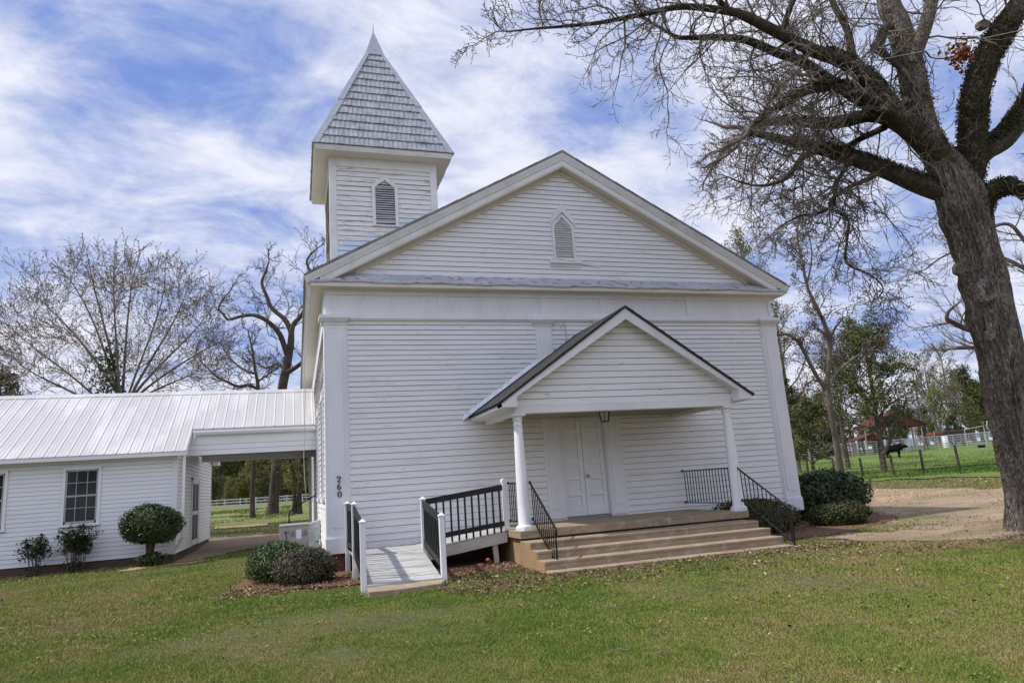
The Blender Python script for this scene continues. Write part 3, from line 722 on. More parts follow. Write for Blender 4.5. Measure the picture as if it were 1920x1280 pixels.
# ================================================================== concrete steps
st = thing('concrete_steps', 'tan concrete porch slab with four wide steps in front of the door', 'steps', (6.1, -2, -.3))
k = MB(); k.box(3.48, -2.42, .215, 8.685, -.013, .357); k.build('slab', M['concrete'], st, bevel=.012)
k = MB(); k.box(3.5, -2.40, .182, 8.66, -2.338, .2145); k.build('gap_shade_strip', M['dark'], st)  # black strip standing in for the shade under the slab edge
k = MB(); k.box(3.56, -2.335, -.8, 8.60, -.1, .212); k.build('base', M['conc_side'], st, bevel=.01)
for i, (y, z) in enumerate(((-2.965, .180), (-3.328, .045), (-3.688, -.10), (-4.0, -.248))):
    yb = (-2.34, -2.94, -3.30, -3.66)[i]
    k = MB(); zb = (-.8, -.8, -.8, -.8)[i]
    k.box(3.50 + .0 * i, y, z - .05, 8.505 - .006 * i, yb, z); k.box(3.502, y + .012, zb, 8.5, yb, z - .05)
    k.build('step', M['concrete'], st, bevel=.010)
k = MB(); k.prism([(-2.342, .17), (-2.94, .17), (-2.95, .04), (-3.30, .035), (-3.31, -.11), (-3.67, -.115), (-3.68, -.6), (-2.342, -.6)], 'x', 3.493, 3.4985); k.build('cheek', M['conc_side'], st)

# ================================================================== iron railings
def rail_panel(name, label, p0, p1, q0, q1, nb, brackets=True, foot=None, scroll=False):
    """top rail p0>p1, bottom rail q0>q1, nb balusters between"""
    t = thing(name, label, 'railing', q0, 'black iron railings of the porch')
    p0, p1, q0, q1 = map(Vector, (p0, p1, q0, q1))
    k = MB(); k.beam(p0, p1, .036, .022)
    if scroll:
        d = (p1 - p0).normalized(); k.tube([p1 - d * .02, p1 + d * .03 + Vector((0, 0, -.01)), p1 + d * .045 + Vector((0, 0, -.06)), p1 + d * .02 + Vector((0, 0, -.10))], [.018, .018, .017, .012], 8)
    k.build('top_rail', M['iron'], t)
    k = MB(); k.beam(q0, q1, .026, .020); k.build('bottom_rail', M['iron'], t)
    for p in ([p0, q0] if brackets else []): k = MB(); k.tube([p + Vector((0, .0, .03)), p - Vector((0, 0, .025))], [.026, .026], 8); k.build('bracket', M['iron'], t)
    base = None
    for i in range(nb):
        s = (i + .7) / nb
        a = p0.lerp(p1, s); c = q0.lerp(q1, s)
        k = MB(); k.beam(c, a, .015, .015, up=(0, 1, 0) if abs((a - c).normalized().y) < .9 else (1, 0, 0)); k.build('baluster', M['iron'], t)
    if foot:
        f0, f1 = map(Vector, foot); k = MB(); k.beam(f0, f1, .026, .026, up=(0, 1, 0)); k.box(f1.x - .04, f1.y - .04, f1.z - .004, f1.x + .04, f1.y + .04, f1.z + .015); k.build('newel', M['iron'], t)
    return t
rail_panel('iron_railing', 'sloping black iron stair railing beside the left porch column', (3.78, -2.33, 1.27), (3.78, -3.60, .43), (3.78, -2.36, .57), (3.78, -3.54, -.22), 12, foot=((3.78, -3.56, .40), (3.78, -3.56, -.30)), scroll=True)
rail_panel('iron_railing', 'sloping black iron stair railing beside the right porch column', (8.60, -2.33, 1.27), (8.60, -3.90, .41), (8.60, -2.36, .58), (8.60, -3.83, -.22), 12, foot=((8.60, -3.86, .38), (8.60, -3.86, -.275)), scroll=True)
rail_panel('iron_railing', 'level black iron railing from the wall to the right porch column', (8.60, -.03, 1.29), (8.60, -2.13, 1.29), (8.60, -.03, .52), (8.60, -2.13, .52), 17)
rail_panel('iron_railing', 'short black iron railing between white ramp post and left porch column', (3.55, -1.56, 1.29), (3.64, -2.14, 1.28), (3.55, -1.56, .53), (3.64, -2.14, .52), 7)
k = MB(); k.prism([(8.50, -4.02), (8.72, -4.0), (8.74, -3.80), (8.52, -3.78)], 'z', -.5, -.272); tag(k.build('paving_pad', M['concrete'], bevel=.01), 'small concrete pad under the foot of the right stair railing', 'paving pad')

# ================================================================== ramp
rp = thing('wheelchair_ramp', 'wooden access ramp with white posts and black rails left of the porch', 'ramp', (1.8, -1.5, -.25))
def zs1(y): return -.205 + (.135 + .205) * (y + 3.42) / (3.42 - 1.55)      # sloping part towards the lawn
k = MB(); n = 14
for i in range(n):
    ya = -3.42 + (1.87) * i / n + .004; yb = -3.42 + 1.87 * (i + 1) / n - .004; j = random.uniform(-.004, .004)
    k.add([(.47, ya, zs1(ya) + j), (1.72, ya, zs1(ya) + j), (1.72, yb, zs1(yb) + j), (.47, yb, zs1(yb) + j), (.47, ya, zs1(ya) - .035), (1.72, ya, zs1(ya) - .035), (1.72, yb, zs1(yb) - .035), (.47, yb, zs1(yb) - .035)],
          [(0, 1, 2, 3), (7, 6, 5, 4), (4, 5, 1, 0), (5, 6, 2, 1), (6, 7, 3, 2), (7, 4, 0, 3)])
k.build('ramp_deck', M['deck'], rp)
k = MB(); n = 11
for i in range(n):
    xa = .40 + 1.36 * i / n + .004; xb = .40 + 1.36 * (i + 1) / n - .004; j = random.uniform(-.003, .003)
    k.box(xa, -1.545, .10 + j, xb, -.03, .137 + j)
k.build('landing_deck', M['deck'], rp)
def zs2(x): return .137 + (.352 - .137) * (x - 1.76) / (3.47 - 1.76)
k = MB(); n = 14
for i in range(n):
    xa = 1.76 + 1.70 * i / n + .004; xb = 1.76 + 1.70 * (i + 1) / n - .004
    k.add([(xa, -1.54, zs2(xa)), (xb, -1.54, zs2(xb)), (xb, -.03, zs2(xb)), (xa, -.03, zs2(xa)), (xa, -1.54, zs2(xa) - .035), (xb, -1.54, zs2(xb) - .035), (xb, -.03, zs2(xb) - .035), (xa, -.03, zs2(xa) - .035)],
          [(0, 1, 2, 3), (7, 6, 5, 4), (4, 5, 1, 0), (5, 6, 2, 1), (6, 7, 3, 2), (7, 4, 0, 3)])
k.build('ramp_deck', M['deck'], rp)
k = MB()
k.add([(1.80, -1.56, zs2(1.80) - .04), (3.47, -1.56, zs2(3.47) - .04), (3.47, -1.56, zs2(3.47) - .235), (1.80, -1.56, zs2(1.8) - .235), (1.80, -1.52, zs2(1.80) - .04), (3.47, -1.52, zs2(3.47) - .04), (3.47, -1.52, zs2(3.47) - .235), (1.80, -1.52, zs2(1.8) - .235)],
      [(3, 2, 1, 0), (4, 5, 6, 7), (0, 1, 5, 4), (1, 2, 6, 5), (2, 3, 7, 6), (3, 0, 4, 7)])
for x in (.455, 1.695):
    k.prism([(-3.36, zs1(-3.36) - .04), (-1.55, zs1(-1.55) - .04), (-1.55, zs1(-1.55) - .2), (-3.1, -.4), (-3.36, -.4)], 'x', x, x + .035)
k.box(.40, -1.50, -.08, 1.78, -1.545, .098)
k.build('fascia_board', M['deck_frame'], rp)
k = MB(); k.prism([(3.165, .10), (3.27, .11), (3.29, -.4), (3.20, -.4)], 'y', -1.51, -1.42); k.build('support_leg', M['deck_frame'], rp)
k = MB(); k.box(.42, -1.35, -.5, 3.4, -.2, .0); 
def rpost(x, y, z0, z1, w=.092):
    k = MB(); k.box(x - w / 2, y - w / 2, z0, x + w / 2, y + w / 2, z1 - .055); o = k.build('post', M['post'], rp, bevel=.004)
    k = MB(); e = w / 2 + .012
    k.add([(x - e, y - e, z1 - .055), (x + e, y - e, z1 - .055), (x + e, y + e, z1 - .055), (x - e, y + e, z1 - .055), (x - e, y - e, z1 - .04), (x + e, y - e, z1 - .04), (x + e, y + e, z1 - .04), (x - e, y + e, z1 - .04), (x, y, z1 + .012)],
          [(3, 2, 1, 0), (0, 1, 5, 4), (1, 2, 6, 5), (2, 3, 7, 6), (3, 0, 4, 7), (4, 5, 8), (5, 6, 8), (6, 7, 8), (7, 4, 8)]); k.build('post_cap', M['post'], o)
rpost(.42, -3.32, -.5, .86); rpost(.42, -1.53, -.5, 1.14); rpost(.38, -.16, -.5, 1.14)
rpost(1.775, -3.32, -.5, .86); rpost(1.765, -1.53, -.3, 1.14); 
k = MB(); k.box(3.43, -1.585, .357, 3.53, -1.485, 1.345); o = k.build('post', M['post'], rp, bevel=.004)
k = MB(); q = [(3.48 + .062 * math.cos(R_(15 * i)), 1.335 + .062 * math.sin(R_(15 * i))) for i in range(13)]; k.prism(q + [(3.418, 1.31), (3.542, 1.31)][::1], 'y', -1.59, -1.48); k.build('post_cap', M['post'], o)
def wrail(p0, p1, h, dz=0): 
    k = MB(); k.beam(p0, p1, .04, h); return k
def ramp_side(P, Q, ztopP, ztopQ, zbotP, zbotQ, nb, th=.14, bh=.10, drop=.06):
    """black timber rail between two posts: wide top board on edge, bottom board, square balusters"""
    P = Vector(P); Q = Vector(Q)
    k = wrail((P.x, P.y, ztopP), (Q.x, Q.y, ztopQ), th); k.build('top_rail', M['black_paint'], rp, bevel=.004)
    k = wrail((P.x, P.y, zbotP), (Q.x, Q.y, zbotQ), bh); k.build('bottom_rail', M['black_paint'], rp, bevel=.004)
    d = (Q - P); d.normalize(); nrm = Vector((-d.y, d.x)) * .0
    for i in range(nb):
        s = (i + .5) / nb; x = P.x + (Q.x - P.x) * s; y = P.y + (Q.y - P.y) * s
        zt = ztopP + (ztopQ - ztopP) * s; zb = zbotP + (zbotQ - zbotP) * s
        w = .017
        k = MB(); k.box(x - w, y - w, zb - bh / 2 - drop, x + w, y + w, zt - th / 2 + .02); k.build('baluster', M['black_paint'], rp)
ramp_side((.42, -3.28), (.42, -1.57), .745, 1.00, -.06, .24, 12, drop=.09)
ramp_side((1.775, -3.28), (1.77, -1.57), .745, 1.00, -.02, .26, 12, drop=.05)
ramp_side((.415, -1.49), (.385, -.20), 1.02, 1.03, .28, .28, 8)
ramp_side((1.81, -1.55), (3.43, -1.54), 1.035, 1.215, .325, .49, 11, th=.115, bh=.095, drop=.11)
k = MB(); k.prism([(.44, -3.95), (1.05, -4.0), (1.62, -3.88), (1.80, -3.40), (.46, -3.38)], 'z', -.5, -.232); tag(k.build('ramp_apron', M['concrete'], bevel=.015), 'rounded tan concrete apron at the foot of the wooden ramp', 'concrete apron')

# ================================================================== annex and breezeway
an = thing('annex_building', 'long low white annex with ribbed metal roof joined to the church by a breezeway', 'building', (-8, 10, -.3))
AX0, AX1, AYF, AYB, AZ0, AZE = -24.0, -4.03, 7.2, 15.78, -.04, 2.83
ARS = .647; ARZ = 5.09; ARY = 10.2                       # front slope of the roof
VN = [M['vinyl'], M['vinyl_line']]
k = MB(); k.box(AX0, AYF + .01, AZ0, AX1 - .01, AYB, AZE)
k.prism([(AYF + .012, AZE), (AYB - .01, AZE), (AYB - .01, 3.0), (ARY, 4.95), (AYF + .012, 3.05)], 'x', AX0, AX1 - .012)
wins = [(-6.97, -6.0), (-9.27, -8.29), (-11.9, -10.92), (-15.4, -14.42)]
zs = [AZ0 + .1185 * i for i in range(25)]
rows = []
for z0 in zs:
    z1 = z0 + .1185
    if z1 > 2.86: continue
    segs = []; prev = AX0
    if .93 < z0 + .06 < 2.62:
        for a, c in sorted(wins): segs.append((prev - AX0, a - AX0, prev - AX0, a - AX0)); prev = c
    segs.append((prev - AX0, AX1 - .1 - AX0, prev - AX0, AX1 - .1 - AX0)); rows.append((z0, z1, segs))
k.clap((AX0, AYF), (1, 0), (0, -1), rows, lip=.014, top=.002, line=.009, jit=.0006, seg=6)
k.clap((AX1, AYF), (0, 1), (1, 0), [(z0, z0 + .1185, [(.1, 3.07, .1, 3.07), (4.70, AYB - AYF - .1, 4.70, AYB - AYF - .1)] if z0 < 2.1 else [(.1, AYB - AYF - .1, .1, AYB - AYF - .1)]) for z0 in zs], lip=.016, top=.002, line=.010, jit=.0006, seg=6)
k.build('wall', VN, an)
k = MB(); k.box(AX1 - .11, AYF - .022, AZ0 - .01, AX1 + .022, AYF, 2.84); k.box(AX1, AYF, AZ0 - .01, AX1 + .022, AYF + .10, 2.84); k.box(AX1, AYB - .10, AZ0 - .01, AX1 + .022, AYB + .02, 2.9); k.build('corner_post', M['vinyl'], an)
k = MB(); k.box(AX0 + .02, AYF + .03, -.9, AX1 - .03, AYB - .03, AZ0); k.build('foundation', M['brick_tan'], an)
for a, c in wins:
    z0, z1 = .985, 2.585; w = .075
    f = MB(); f.box(a, AYF - .05, z0, a + w, AYF + .0, z1); f.box(c - w, AYF - .05, z0, c, AYF, z1); f.box(a, AYF - .055, z1 - w, c, AYF, z1 + .01); f.box(a - .03, AYF - .075, z0 - .05, c + .03, AYF, z0 + .02)
    fo = f.build('window', M['vinyl'], an)
    s = MB(); xa, xb = a + w, c - w; za, zb_ = z0 + .02, z1 - w; zm = (za + zb_) / 2 + .02; y0, y1 = AYF - .03, AYF - .004
    s.box(xa, y0, za, xa + .045, y1, zb_); s.box(xb - .045, y0, za, xb, y1, zb_); s.box(xa, y0, zb_ - .045, xb, y1, zb_); s.box(xa, y0, za, xb, y1, za + .075); s.box(xa, y0 - .004, zm - .025, xb, y1, zm + .025)
    for q in (1, 2):
        x = xa + (xb - xa) * q / 3; s.box(x - .009, y0 + .006, za, x + .009, y1 - .002, zb_)
    for zz_ in (za + .075 + (zm - za - .075) * .52, zm + (zb_ - zm) * .5): s.box(xa, y0 + .007, zz_ - .009, xb, y1 - .003, zz_ + .009)
    s.build('sash', M['sash'], fo)
    s = MB(); s.box(xa + .02, AYF - .012, za, xb - .02, AYF - .006, zb_); s.build('pane', M['glass'], fo)
# roof with standing ribs
EY, EZ = 6.79, 2.885
def rz(y): return ARZ - ARS * (ARY - y) if y <= ARY else ARZ - .335 * (y - ARY)
k = MB()
k.prism([(EY, rz(EY)), (ARY, ARZ), (16.35, rz(16.35)), (16.35, rz(16.35) - .04), (ARY, ARZ - .04), (EY, rz(EY) - .03)], 'x', AX0 - .2, -3.74)
k.prism([(7.93, rz(7.93)), (ARY, ARZ), (12.45, rz(12.45)), (12.45, rz(12.45) - .04), (ARY, ARZ - .04), (7.93, rz(7.93) - .03)], 'x', -3.74, -.03)
ro = k.build('metal_roof', M['metal_roof'], an)
k = MB(); x = -.12; i = 0
while x > AX0:
    ye = EY - .012 if x < -3.74 else 7.918
    for (wd, hg, dx) in ((.042, .026, 0), (.03, .007, .10), (.03, .007, .20)):
        xx = x - dx
        if xx < -3.80 + .0 and x > -3.74: continue
        y0, y1 = ye, ARY - .10
        k.add([(xx - wd / 2, y0, rz(y0)), (xx + wd / 2, y0, rz(y0)), (xx + wd * .28, y0, rz(y0) + hg), (xx - wd * .28, y0, rz(y0) + hg), (xx - wd / 2, y1, rz(y1)), (xx + wd / 2, y1, rz(y1)), (xx + wd * .28, y1, rz(y1) + hg), (xx - wd * .28, y1, rz(y1) + hg)],
              [(0, 1, 2, 3), (1, 5, 6, 2), (3, 2, 6, 7), (0, 3, 7, 4)], 0 if hg < .02 else 1)
    x -= .3035; i += 1
k.f, k.m
k.build('roof_ribs', [M['metal_roof'], mat('roof_rib_metal', (.66, .66, .70), .4)], ro)
k = MB(); k.prism([(ARY - .15, rz(ARY - .15) + .03), (ARY, ARZ + .055), (ARY + .15, rz(ARY + .15) + .045), (ARY + .15, rz(ARY + .15) + .005), (ARY, ARZ + .02), (ARY - .15, rz(ARY - .15) + .004)], 'x', AX0 - .2, -.02); k.build('ridge_cap', M['metal_roof'], ro)
k = MB(); k.box(AX0 - .2, EY + .005, rz(EY) - .13, -3.76, EY + .03, rz(EY) - .028); k.box(AX0 - .2, EY + .03, rz(EY) - .12, -3.76, AYF - .0, rz(EY) - .10)
k.prism([(EY - .01, rz(EY) - .14), (EY - .01, rz(EY) - .02), (7.93, rz(7.93) - .02), (7.93, rz(7.93) - .16)], 'x', -3.758, -3.725)
k.prism([(12.5, rz(12.5) - .18), (12.5, rz(12.5) - .05), (16.3, rz(16.3) - .05), (16.3, rz(16.3) - .2)], 'x', -3.76, -3.73)
k.box(-3.98, 15.8, 2.86, -3.74, 16.3, 3.02)
k.build('eave_fascia', M['vinyl'], an)
for yb, nm in ((7.97, 1), (12.0, 0)):
    zt = min(rz(yb) - .03, 3.55) if nm else 3.5
    k = MB(); k.box(-3.95, yb + .012, 2.80, -.0, yb + .14, zt)
    if nm:
        k.clap((-3.98, yb + .01), (1, 0), (0, -1), [(2.80, 2.96, [(0, 3.95, 0, 3.95)]), (2.96, 3.12, [(0.05, 3.95, .1, 3.95)]), (3.12, 3.48, [(.1, 3.95, .25, 3.95)])], lip=.012, jit=0, seg=9)
    k.build('breezeway_beam', VN, an)
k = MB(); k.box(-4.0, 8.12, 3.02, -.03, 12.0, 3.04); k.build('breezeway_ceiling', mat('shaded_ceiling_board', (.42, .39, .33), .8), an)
k = MB(); k.prism([(7.93, 3.545), (7.80, 3.545), (7.79, 3.50), (7.82, 3.44), (7.85, 3.41), (7.93, 3.41)], 'x', -3.70, -.035); k.box(-3.7, 7.84, 3.55, -.03, 7.93, 3.585, 1)
k.tube([(-3.66, 7.86, 3.44), (-3.68, 7.86, 3.33), (-3.75, 7.9, 3.24)], .045, 8)
k.build('gutter', [M['vinyl'], M['tin_cap']], an)
k = MB(); 
for a, c in (((-3.80, 6.93, 2.82), (-3.80, 6.93, .42)), ((-3.80, 6.93, .42), (-3.97, 7.08, .10)), ((-3.97, 7.08, .10), (-4.62, 7.12, -.06))): k.beam(a, c, .075, .06, up=(0, 1, .01))
k.build('downspout', M['vinyl'], an)
# screen door in the breezeway wall
k = MB(); y0, y1 = 10.30, 11.88
k.box(AX1, y0, -.02, AX1 + .03, y1, 2.12)
do = k.build('screen_door', M['vinyl'], an)
k = MB()
for za, zb_ in ((.16, .98), (1.10, 2.02)):
    k.box(AX1 + .03, y0 + .10, za, AX1 + .034, y0 + .78, zb_); k.box(AX1 + .03, y0 + .90, za, AX1 + .034, y1 - .12, zb_)
k.build('screen', M['screen'], do)
k = MB(); k.box(AX1, y0 - .09, -.04, AX1 + .05, y0, 2.2); k.box(AX1, y1, -.04, AX1 + .05, y1 + .09, 2.2); k.box(AX1, y0 - .09, 2.12, AX1 + .05, y1 + .09, 2.2); k.build('door_casing', M['vinyl'], do)
k = MB()
k.box(-.20, 12.14, -.2, -.10, 12.24, 2.8); k.build('breezeway_post', M['post'], an)
k = MB(); k.tube([(.0, 12.6, -.2), (.0, 12.6, 2.8)], .045, 8); k.build('drain_pipe', M['vinyl'], an)

# packaged heating unit beside the church
ac = thing('heating_unit', 'grey metal heating and cooling cabinet beside the church side wall', 'heating unit', (-.7, 5, -.25))
k = MB(); k.box(-1.08, 4.5, -.2, -.35, 5.6, .56); k.box(-1.10, 4.48, .56, -.33, 5.62, .60); k.build('cabinet', M['ac'], ac, bevel=.01)
k = MB(); k.add([(-.35, 4.52, .57), (-.35, 5.5, .57), (-.35, 5.5, .02), (-.35, 4.52, .02), (-.03, 4.40, .66), (-.03, 5.4, .66), (-.03, 5.4, .10), (-.03, 4.40, .16)], [(0, 4, 5, 1), (0, 3, 7, 4), (3, 2, 6, 7), (1, 5, 6, 2), (4, 7, 6, 5), (0, 1, 2, 3)])
k.box(-.34, 4.46, -.2, -.06, 5.2, .10); k.build('duct', M['duct'], ac)
k = MB(); k.box(-.655, 4.494, .22, -.525, 4.4985, .46); k.build('sticker', M['sticker'], ac)
k = MB()
for x0 in (-.80, -.48):
    for q in range(5): k.box(x0, 4.493, .29 + q * .03, x0 + .11, 4.4985, .305 + q * .03)
k.build('vent_slots', mat('dark_vent_slots', (.16, .15, .15), .6), ac)
k = MB(); k.tube([(-.92, 4.47, .41), (-.92, 4.5, .41)], .028, 10); k.tube([(-.92, 4.47, .41), (-.90, 4.46, .25), (-.86, 4.46, .05), (-.84, 4.46, -.2)], .011, 6); k.tube([(-.85, 4.48, .42), (-.85, 4.5, .42)], .016, 8); k.build('conduit', M['black'], ac)

sr = thing('step_handrail', 'thin black handrail at the church side steps under the breezeway', 'handrail', (-.5, 9.6, -.2))
k = MB(); k.tube([(-.88, 9.6, -.25), (-.89, 9.6, .81)], .022, 8); k.build('post', M['iron'], sr)
k = MB(); k.tube([(-.89, 9.6, .81), (-.72, 9.6, 1.0), (-.45, 9.6, 1.13), (-.0, 9.6, 1.36)], .022, 8); k.build('rail', M['iron'], sr)
k = MB(); zc = lambda t: 5.85 - t
k.tube([(-.36, 7.6, 5.87), (-.385, 7.6, 5.3), (-.36, 7.6, 4.6), (-.38, 7.6, 3.9), (-.375, 7.6, 3.3), (-.42, 7.6, 2.6), (-.40, 7.6, 1.9), (-.36, 7.6, 1.35), (-.31, 7.6, 1.02)], .012, 5)
tag(k.build('hanging_cable', M['cable']), 'thin grey cable dangling from the church eave past the breezeway roof', 'cable')
for i, (x, y, z, a, t_) in enumerate(((3.02, -1.75, -.23, .5, .9), (2.82, -1.80, -.255, 2.1, .1))):
    k = MB(); k.box(-.1, -.045, -.032, .1, .045, .032); o = k.build('loose_brick', mat('red_loose_brick', (.20, .05, .03), .85, [(20, (.28, .10, .06), .5, .7)]), bevel=.004)
    o.location = (x, y, z); o.rotation_euler = (.2, t_, a)
    tag(o, ('loose red brick standing on end by the ramp support leg', 'loose red brick lying flat in the leaves under the ramp')[i], 'brick', 'loose bricks under the ramp')
# ================================================================== GROUND
def vnoise(x, y, sc, seed):
    g = np.random.default_rng(seed).random((257, 257)); u = np.asarray(x) * sc + 900.3; v = np.asarray(y) * sc + 900.7
    i = np.floor(u).astype(int); j = np.floor(v).astype(int); fu = u - i; fv = v - j; fu = fu * fu * (3 - 2 * fu); fv = fv * fv * (3 - 2 * fv)
    a = g[i % 256, j % 256]; b = g[(i + 1) % 256, j % 256]; c = g[i % 256, (j + 1) % 256]; d = g[(i + 1) % 256, (j + 1) % 256]
    return (a * (1 - fu) + b * fu) * (1 - fv) + (c * (1 - fu) + d * fu) * fv
def inpoly(x, y, poly):
    x = np.asarray(x); y = np.asarray(y); r = np.zeros(x.shape, bool); n = len(poly)
    for i in range(n):
        x0, y0 = poly[i]; x1, y1 = poly[(i + 1) % n]
        c = ((y0 > y) != (y1 > y)) & (x < (x1 - x0) * (y - y0) / ((y1 - y0) if y1 != y0 else 1e-9) + x0)
        r ^= c
    return r
def gridlines(a, b, fine0, fine1, f, c):
    L = list(np.arange(a, fine0, c)) + list(np.arange(fine0, fine1, f)) + list(np.arange(fine1, b + c, c)); return np.array(L)
M['lawn'] = mat('lawn_soil_and_thatch', (.105, .10, .036), .95, [(.12, (.125, .12, .042), .42, .62), (.5, (.12, .09, .045), .46, .66), (1.7, (.075, .09, .025), .48, .70), (9, (.15, .105, .06), .50, .66), (40, (.05, .055, .02), .52, .7)], (30, .02))
M['pasture'] = mat('bright_spring_pasture', (.105, .165, .020), .95, [(.12, (.15, .19, .04), .42, .62), (.4, (.06, .115, .015), .50, .66, (1, .4, 1)), (1.6, (.055, .10, .014), .5, .72, (1, .5, 1))], (6, .06))
M['gravel'] = mat('tan_pea_gravel', (.36, .26, .165), .95, [(.55, (.19, .125, .08), .47, .60, (.7, 1.6, 1)), (6, (.22, .15, .09), .50, .60, (.6, 1.5, 1)), (16, (.46, .36, .25), .54, .62)] + [(.5, (.27, .19, .115), .42, .66), (.35, (.14, .135, .05), .54, .64, (.55, 1.5, 1)), (2.2, (.12, .10, .05), .56, .70, (.6, 1.4, 1)), (45, (.50, .40, .28), .50, .62), (60, (.19, .13, .08), .58, .68)], (60, .02))
M['dirt'] = mat('red_clay_and_leaf_mulch', (.17, .085, .045), .95, [(1.5, (.10, .06, .035), .45, .65), (14, (.24, .15, .09), .55, .68), (40, (.06, .04, .025), .55, .66)], (30, .02))
M['track'] = mat('dusty_track', (.40, .28, .16), .95, [(.8, (.26, .2, .1), .5, .7)], (20, .01))
xs = np.unique(np.concatenate([np.arange(-420, -40, 20), np.arange(-40, -12, 2), np.arange(-12, 32, .5), np.arange(32, 120, 2.5), np.arange(120, 620, 20)]))
ys = np.unique(np.concatenate([np.arange(-60, -16, 4), np.arange(-16, 20, .5), np.arange(20, 120, 2.5), np.arange(120, 620, 20)]))
X, Y = np.meshgrid(xs, ys); Z = ground(X, Y) - .014 + .02 * (vnoise(X, Y, .6, 3) - .5)
nx, ny = len(xs), len(ys); I = np.arange(nx * ny).reshape(ny, nx)
F = np.stack([I[:-1, :-1], I[:-1, 1:], I[1:, 1:], I[1:, :-1]], -1).reshape(-1, 4)
structure(npmesh('lawn_ground', np.stack([X, Y, Z], -1).reshape(-1, 3), F, M['lawn'], smooth=True))
def sheet(name, poly, res, dz, mt, rag=.3, nsc=1.5, seed=5):
    P = np.array(poly); x0, y0 = P.min(0) - .3; x1, y1 = P.max(0) + .3
    xs = np.arange(x0, x1, res); ys = np.arange(y0, y1, res); X, Y = np.meshgrid(xs, ys)
    cx = (X[:-1, :-1] + X[1:, 1:]) / 2; cy = (Y[:-1, :-1] + Y[1:, 1:]) / 2
    k = inpoly(cx + rag * (vnoise(cx, cy, nsc, seed) - .5) * 2, cy + rag * (vnoise(cx, cy, nsc, seed + 1) - .5) * 2, poly)
    I = np.arange(X.size).reshape(X.shape); F = np.stack([I[:-1, :-1], I[:-1, 1:], I[1:, 1:], I[1:, :-1]], -1)[k]
    used = np.unique(F); mp = np.full(X.size, -1); mp[used] = np.arange(len(used))
    V = np.stack([X.ravel(), Y.ravel(), (ground(X, Y) + dz + .012 * (vnoise(X, Y, 2.5, 9) - .5)).ravel()], 1)[used]
    return structure(npmesh(name, V, mp[F], mt, smooth=True))
def polar(az, d): return (CC[0] + d * math.sin(R_(az)), CC[1] + d * math.cos(R_(az)))
GRAVEL = [(9.4, -3.5), (10.3, -4.7), (11.8, -6.2), (13, -9), (16, -16), (30, -16), (32, -3), (24.2, 1.0), (23.2, 5), (23.6, 9.5), (27, 20), (21, 20), (16.8, 7), (14.8, 1.8), (12.6, -2.0)]
MULCH_R = [(8.65, -2.5), (10.4, -2.8), (12.9, -1.9), (14.6, -.6), (15.4, 2.6), (12, 3.4), (12, -.05), (8.7, -.05)]
MULCH_L = [(-1.75, -1.0), (-.9, -2.1), (.32, -2.5), (.36, -.02), (-.0, 3.5), (-1.3, 3.2), (-1.7, 1)]
MULCH_C = [(1.83, -3.0), (2.4, -2.7), (3.45, -2.7), (3.5, -.02), (.45, -.02), (.5, -3.2)]
WALK = [(-4.03, 6.5), (-3.5, 6.75), (-2.6, 8.9), (-1.9, 10.4), (-.1, 12.3), (-.1, 16.2), (-4.2, 17.9)]
sheet('gravel_drive', GRAVEL, .10, .003, M['gravel'], .75, 1.1)
sheet('mulch_bed', MULCH_R, .12, .014, M['dirt'], .3); sheet('mulch_bed', MULCH_L, .12, .014, M['dirt'], .25); sheet('mulch_bed', MULCH_C, .12, .010, M['dirt'], .2)
ANB = [(-24, 7.22), (-3.7, 7.22), (-3.9, 6.75), (-6, 6.45), (-24, 6.3)]
sheet('mulch_bed', ANB, .15, .008, M['dirt'], .12)
sheet('concrete_walk', WALK, .25, .016, M['conc_grey'], .02)
sheet('dirt_track', [polar(a, d) for a, d in ((-2, 39), (-8, 40.5), (-14, 42), (-22, 43), (-22, 46), (-14, 44.5), (-8, 43), (-2, 42))], .4, .02, M['track'], .5, .6)
sheet('dirt_track', [(-5.1, 5.6), (-3.4, 5.9), (-2.7, 7.2), (-3.3, 6.7), (-4.9, 6.2)], .1, .012, M['track'], .2)
sheet('back_field', [polar(a, d) for a, d in ((-40, 44), (-25, 43), (-10, 42.5), (2, 42), (2, 150), (-40, 150))], 1.0, .025, mat('olive_back_field', (.15, .17, .045), .95, [(.2, (.19, .19, .06), .42, .62), (.6, (.10, .125, .03), .48, .66), (1.5, (.20, .14, .075), .58, .70)], (6, .05)), .5, .2)
sheet('pasture', [polar(a, d) for a, d in [(24, 37.5), (30, 38.5), (36, 38.5), (46, 38.0), (60, 37), (60, 140), (40, 150), (20, 140)]], 1.0, .03, M['pasture'], .5, .2)

# ---------------------------------------------------------------- grass blades, leaves
gm = mat('grass_blades', (.1, .1, .03), .75, attr=[(0.0, (.34, .25, .14)), (.2, (.30, .255, .095)), (.42, (.245, .27, .055)), (.72, (.165, .235, .034)), (1.0, (.10, .175, .026))], spec=.25)
def clear_of_things(x, y):
    k = ~((x > .38) & (x < 1.85) & (y > -4.0) & (y < 0)) & ~((x > 1.7) & (x < 3.5) & (y > -1.6)) & ~((x > 3.44) & (x < 8.72) & (y > -4.03)) & ~((x > -.05) & (y > -.02) & (x < 12.05) & (y < 22))
    k &= ~((x < -4) & (y > 7.15) & (y < 16)) & ~((x > -1.12) & (x < 0) & (y > 4.4) & (y < 5.7))
    return k & ~inpoly(x, y, WALK)
NB = 3000000
u = rng.random(NB); d = 4.2 * (30 / 4.2) ** u; az = rng.uniform(-40, 74, NB)
x = CC[0] + d * np.sin(np.radians(az)); y = CC[1] + d * np.cos(np.radians(az))
